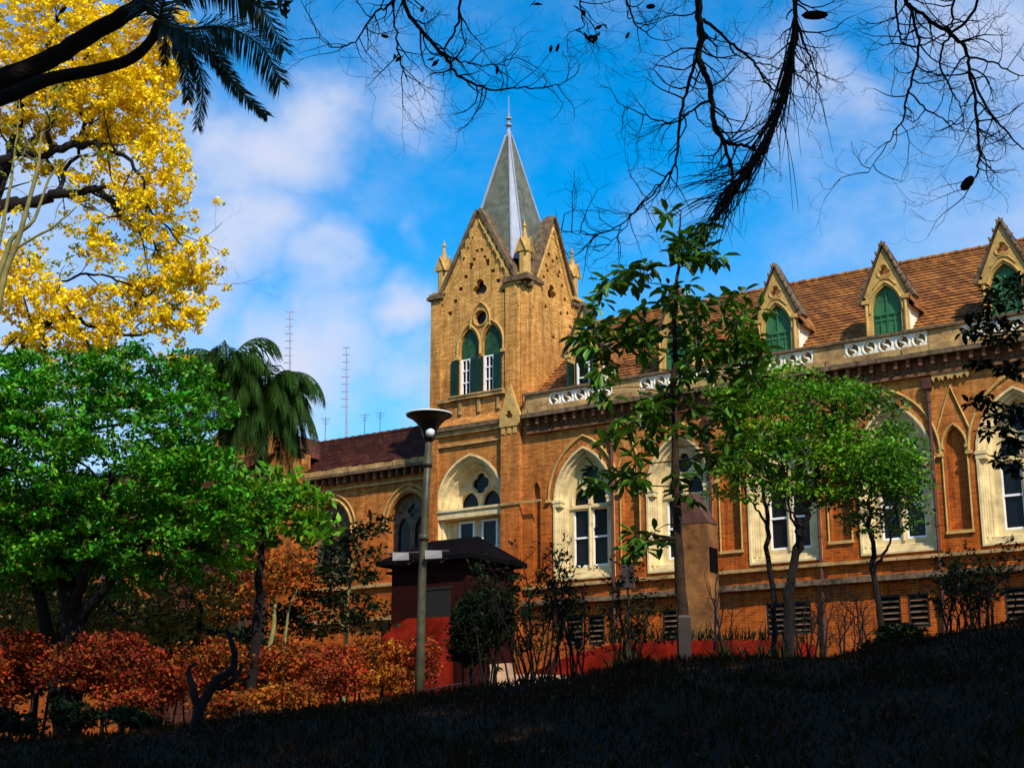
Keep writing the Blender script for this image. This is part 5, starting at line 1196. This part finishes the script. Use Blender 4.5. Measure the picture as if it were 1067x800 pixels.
# pale kerb and steps seen through the shrubs
wallrun('low_kerb_wall', [at(512,705,29), at(540,702,29), at(590,703,29.5)], .5, M['kerb'], 'pale low kerb seen through the shrub stems right of the kiosk', 'kerb')
wallrun('low_step', [at(508,692,31.5), at(536,690,31.5)], .6, M['kerb'], 'pale step behind the low kerb, beside the kiosk', 'step')
# railing by the lamp
rb = Vector(gpt(460, 25)); rl = empty('railing', rb, 0, 'thin dark upright railing between the lamp post and the dense bush', 'railing'); b3 = MB()
for k in range(12):
    p = gpt(446+3.4*k, 25); b3.tube([p, (p[0], p[1], p[2]+.62+.03*math.sin(k))], .010, 4)
p0, p1 = gpt(444, 25), gpt(486, 25); b3.tube([(p0[0], 25, p0[2]+.6), (p1[0], 25, p1[2]+.62)], .014, 4); local(b3.build('bars', M['iron'], rl), rb)
# monument
mc = at(727, 600, 34); mz = gz(mc.x, 34)-.3; Mo = empty('monument', (mc.x, 34, mz), -AL+.03, 'tapered concrete monument with dark stone cap and small dark plaque', 'monument')
Ht = at(727, 547, 34).z-mz
b3 = MB(); b3.prism([(-.40,-.26),(.40,-.26),(.40,.26),(-.40,.26)], 0, Ht, 1.0)
b3.v = [((x-.07 if (x < 0 and z > 1) else x), y, z) for x, y, z in b3.v]
b3.build('shaft', M['concrete'], Mo)
b3 = MB(); b3.v += [(-.48,-.27,Ht+.004),(.42,-.27,Ht+.004),(.42,.27,Ht+.004),(-.48,.27,Ht+.004),(-.46,-.2,Ht+.55),(-.02,-.2,Ht+.74),(.02,.2,Ht+.74),(-.46,.2,Ht+.55)]
b3.f += [(3,2,1,0),(0,1,5,4),(1,2,6,5),(2,3,7,6),(3,0,4,7),(4,5,6,7)]; b3.build('cap', M['concrete2'], Mo)
b3 = MB(); b3.box(.402, .425, -.20, .20, at(747,597,34).z-mz, at(747,572,34).z-mz); b3.build('plaque', M['black'], Mo)
# short dark post by the trunk
pb = Vector(gpt(714, 18.3)); b3 = MB(); hh = at(714, 641, 18.3).z-pb.z; b3.box(-.075, .075, -.075, .075, 0, hh-.03); b3.prism([(-.075,-.075),(.075,-.075),(.075,.075),(-.075,.075)], hh-.03, hh, .8)
o = b3.build('short_post', M['iron']); o.location = pb; tag(o, 'short square dark post against the foot of the big leaved tree', 'post')
# small signboard
sb = Vector(gpt(656, 27)); s0 = empty('signboard', sb, 0, 'small dark upright signboard on a post between the two tall windows', 'sign'); b3 = MB(); z1_ = at(656,588,27).z-sb.z; z0_ = at(656,612,27).z-sb.z
b3.box(-.11, .11, -.03, .02, z0_, z1_); b3.build('panel', M['iron'], s0); b3 = MB(); b3.tube([(0,.04,0),(0,.04,z1_-.05)], .025, 6); b3.build('post', M['iron'], s0); b3 = MB()
b3.box(-.13,-.11,-.04,.03,z0_-.02,z1_+.02); b3.box(.11,.13,-.04,.03,z0_-.02,z1_+.02); b3.build('frame', M['pipe'], s0)
# ------------------------------------------------------------------ grass, litter (uncountable)
n = 70000; X = rng.uniform(-1, 1, n); Yg = 5+rng.uniform(0, 1, n)**.7*14; X = X*(Yg*.42+3.5)
P = np.array([(x, y, gz(x, y)+.03) for x, y in zip(X, Yg)]); U = unit(rng.normal(0, .35, (n, 3))+np.array([0, 0, 1])); Nn = unit(np.cross(U, rng.normal(0, 1, (n, 3))))
k = rng.uniform(.5, 1.4, n); tag(leafmesh('grass', M['grass'], P, Nn, U, .10*k*(.4+.9*np.abs(np.sin(P[:, 0]*1.3+np.sin(P[:, 1])))), .014*k), 'short dark grass on the shaded bank', 'grass', kind='stuff')
n = 1500; cx0 = rng.uniform(-1, 1, 40); cy0 = rng.uniform(8, 17, 40); idx = rng.integers(0, 40, n); Yg = cy0[idx]+rng.normal(0, .5, n); X = cx0[idx]*cy0[idx]*.36+rng.normal(0, .5, n)
P = np.array([(x, y, gz(x, y)+.07) for x, y in zip(X, Yg)]); Nn = unit(rng.normal(0, .5, (n, 3))+np.array([0, 0, 1])); U = rng.normal(0, 1, (n, 3)); U = unit(U-Nn*np.sum(U*Nn, 1, keepdims=True))
tag(leafmesh('leaf_litter', M['litter'], P, Nn, U, .045, .03), 'scattered fallen leaves on the bank', 'leaf litter', kind='stuff')
# ------------------------------------------------------------------ unseen trees added behind the photographer to shade the bank
for k, (x, y, z, rx, rz) in enumerate(((1.5,-5,11,8.5,3.0),(9.5,0,11.5,6.5,3.0),(-8,-4,11,6.5,2.8),(-5.5,5.0,11.8,5.2,2.0),(2.5,4.6,12.3,5.4,2.0),(11.5,5.5,12.3,5.4,2.2))):
    yb = y-2 if y < 2 else -2.5-.5*k; base = Vector((x, yb, gz(x, yb)-.2)); tr = [[(*base, .35), (x, yb+.5, 5, .28), (x, y, z-1, .12)], [(x, yb+.5, 5, .2), (x-2, y, z-1, .08)], [(x, yb+.6, 5.5, .2), (x+2.2, y+.5, z-.8, .08)]]
    make_tree('shade_tree', ['spreading tree well behind the viewpoint, middle of its row', 'spreading tree well behind the viewpoint, right of its row', 'spreading tree well behind the viewpoint, left of its row', 'spreading tree whose crown hangs high above the viewpoint, to the left', 'spreading tree whose crown hangs high straight above the viewpoint', 'spreading tree whose crown hangs high above the viewpoint, to the right'][k], 0, tr, [((x, y, z), (rx, rx, rz))], M['leafA'], M['bark'], 700 if k < 3 else 420, 26, .75, .34, .22, 30, .06, group='shade trees behind the viewpoint', shell=.0)
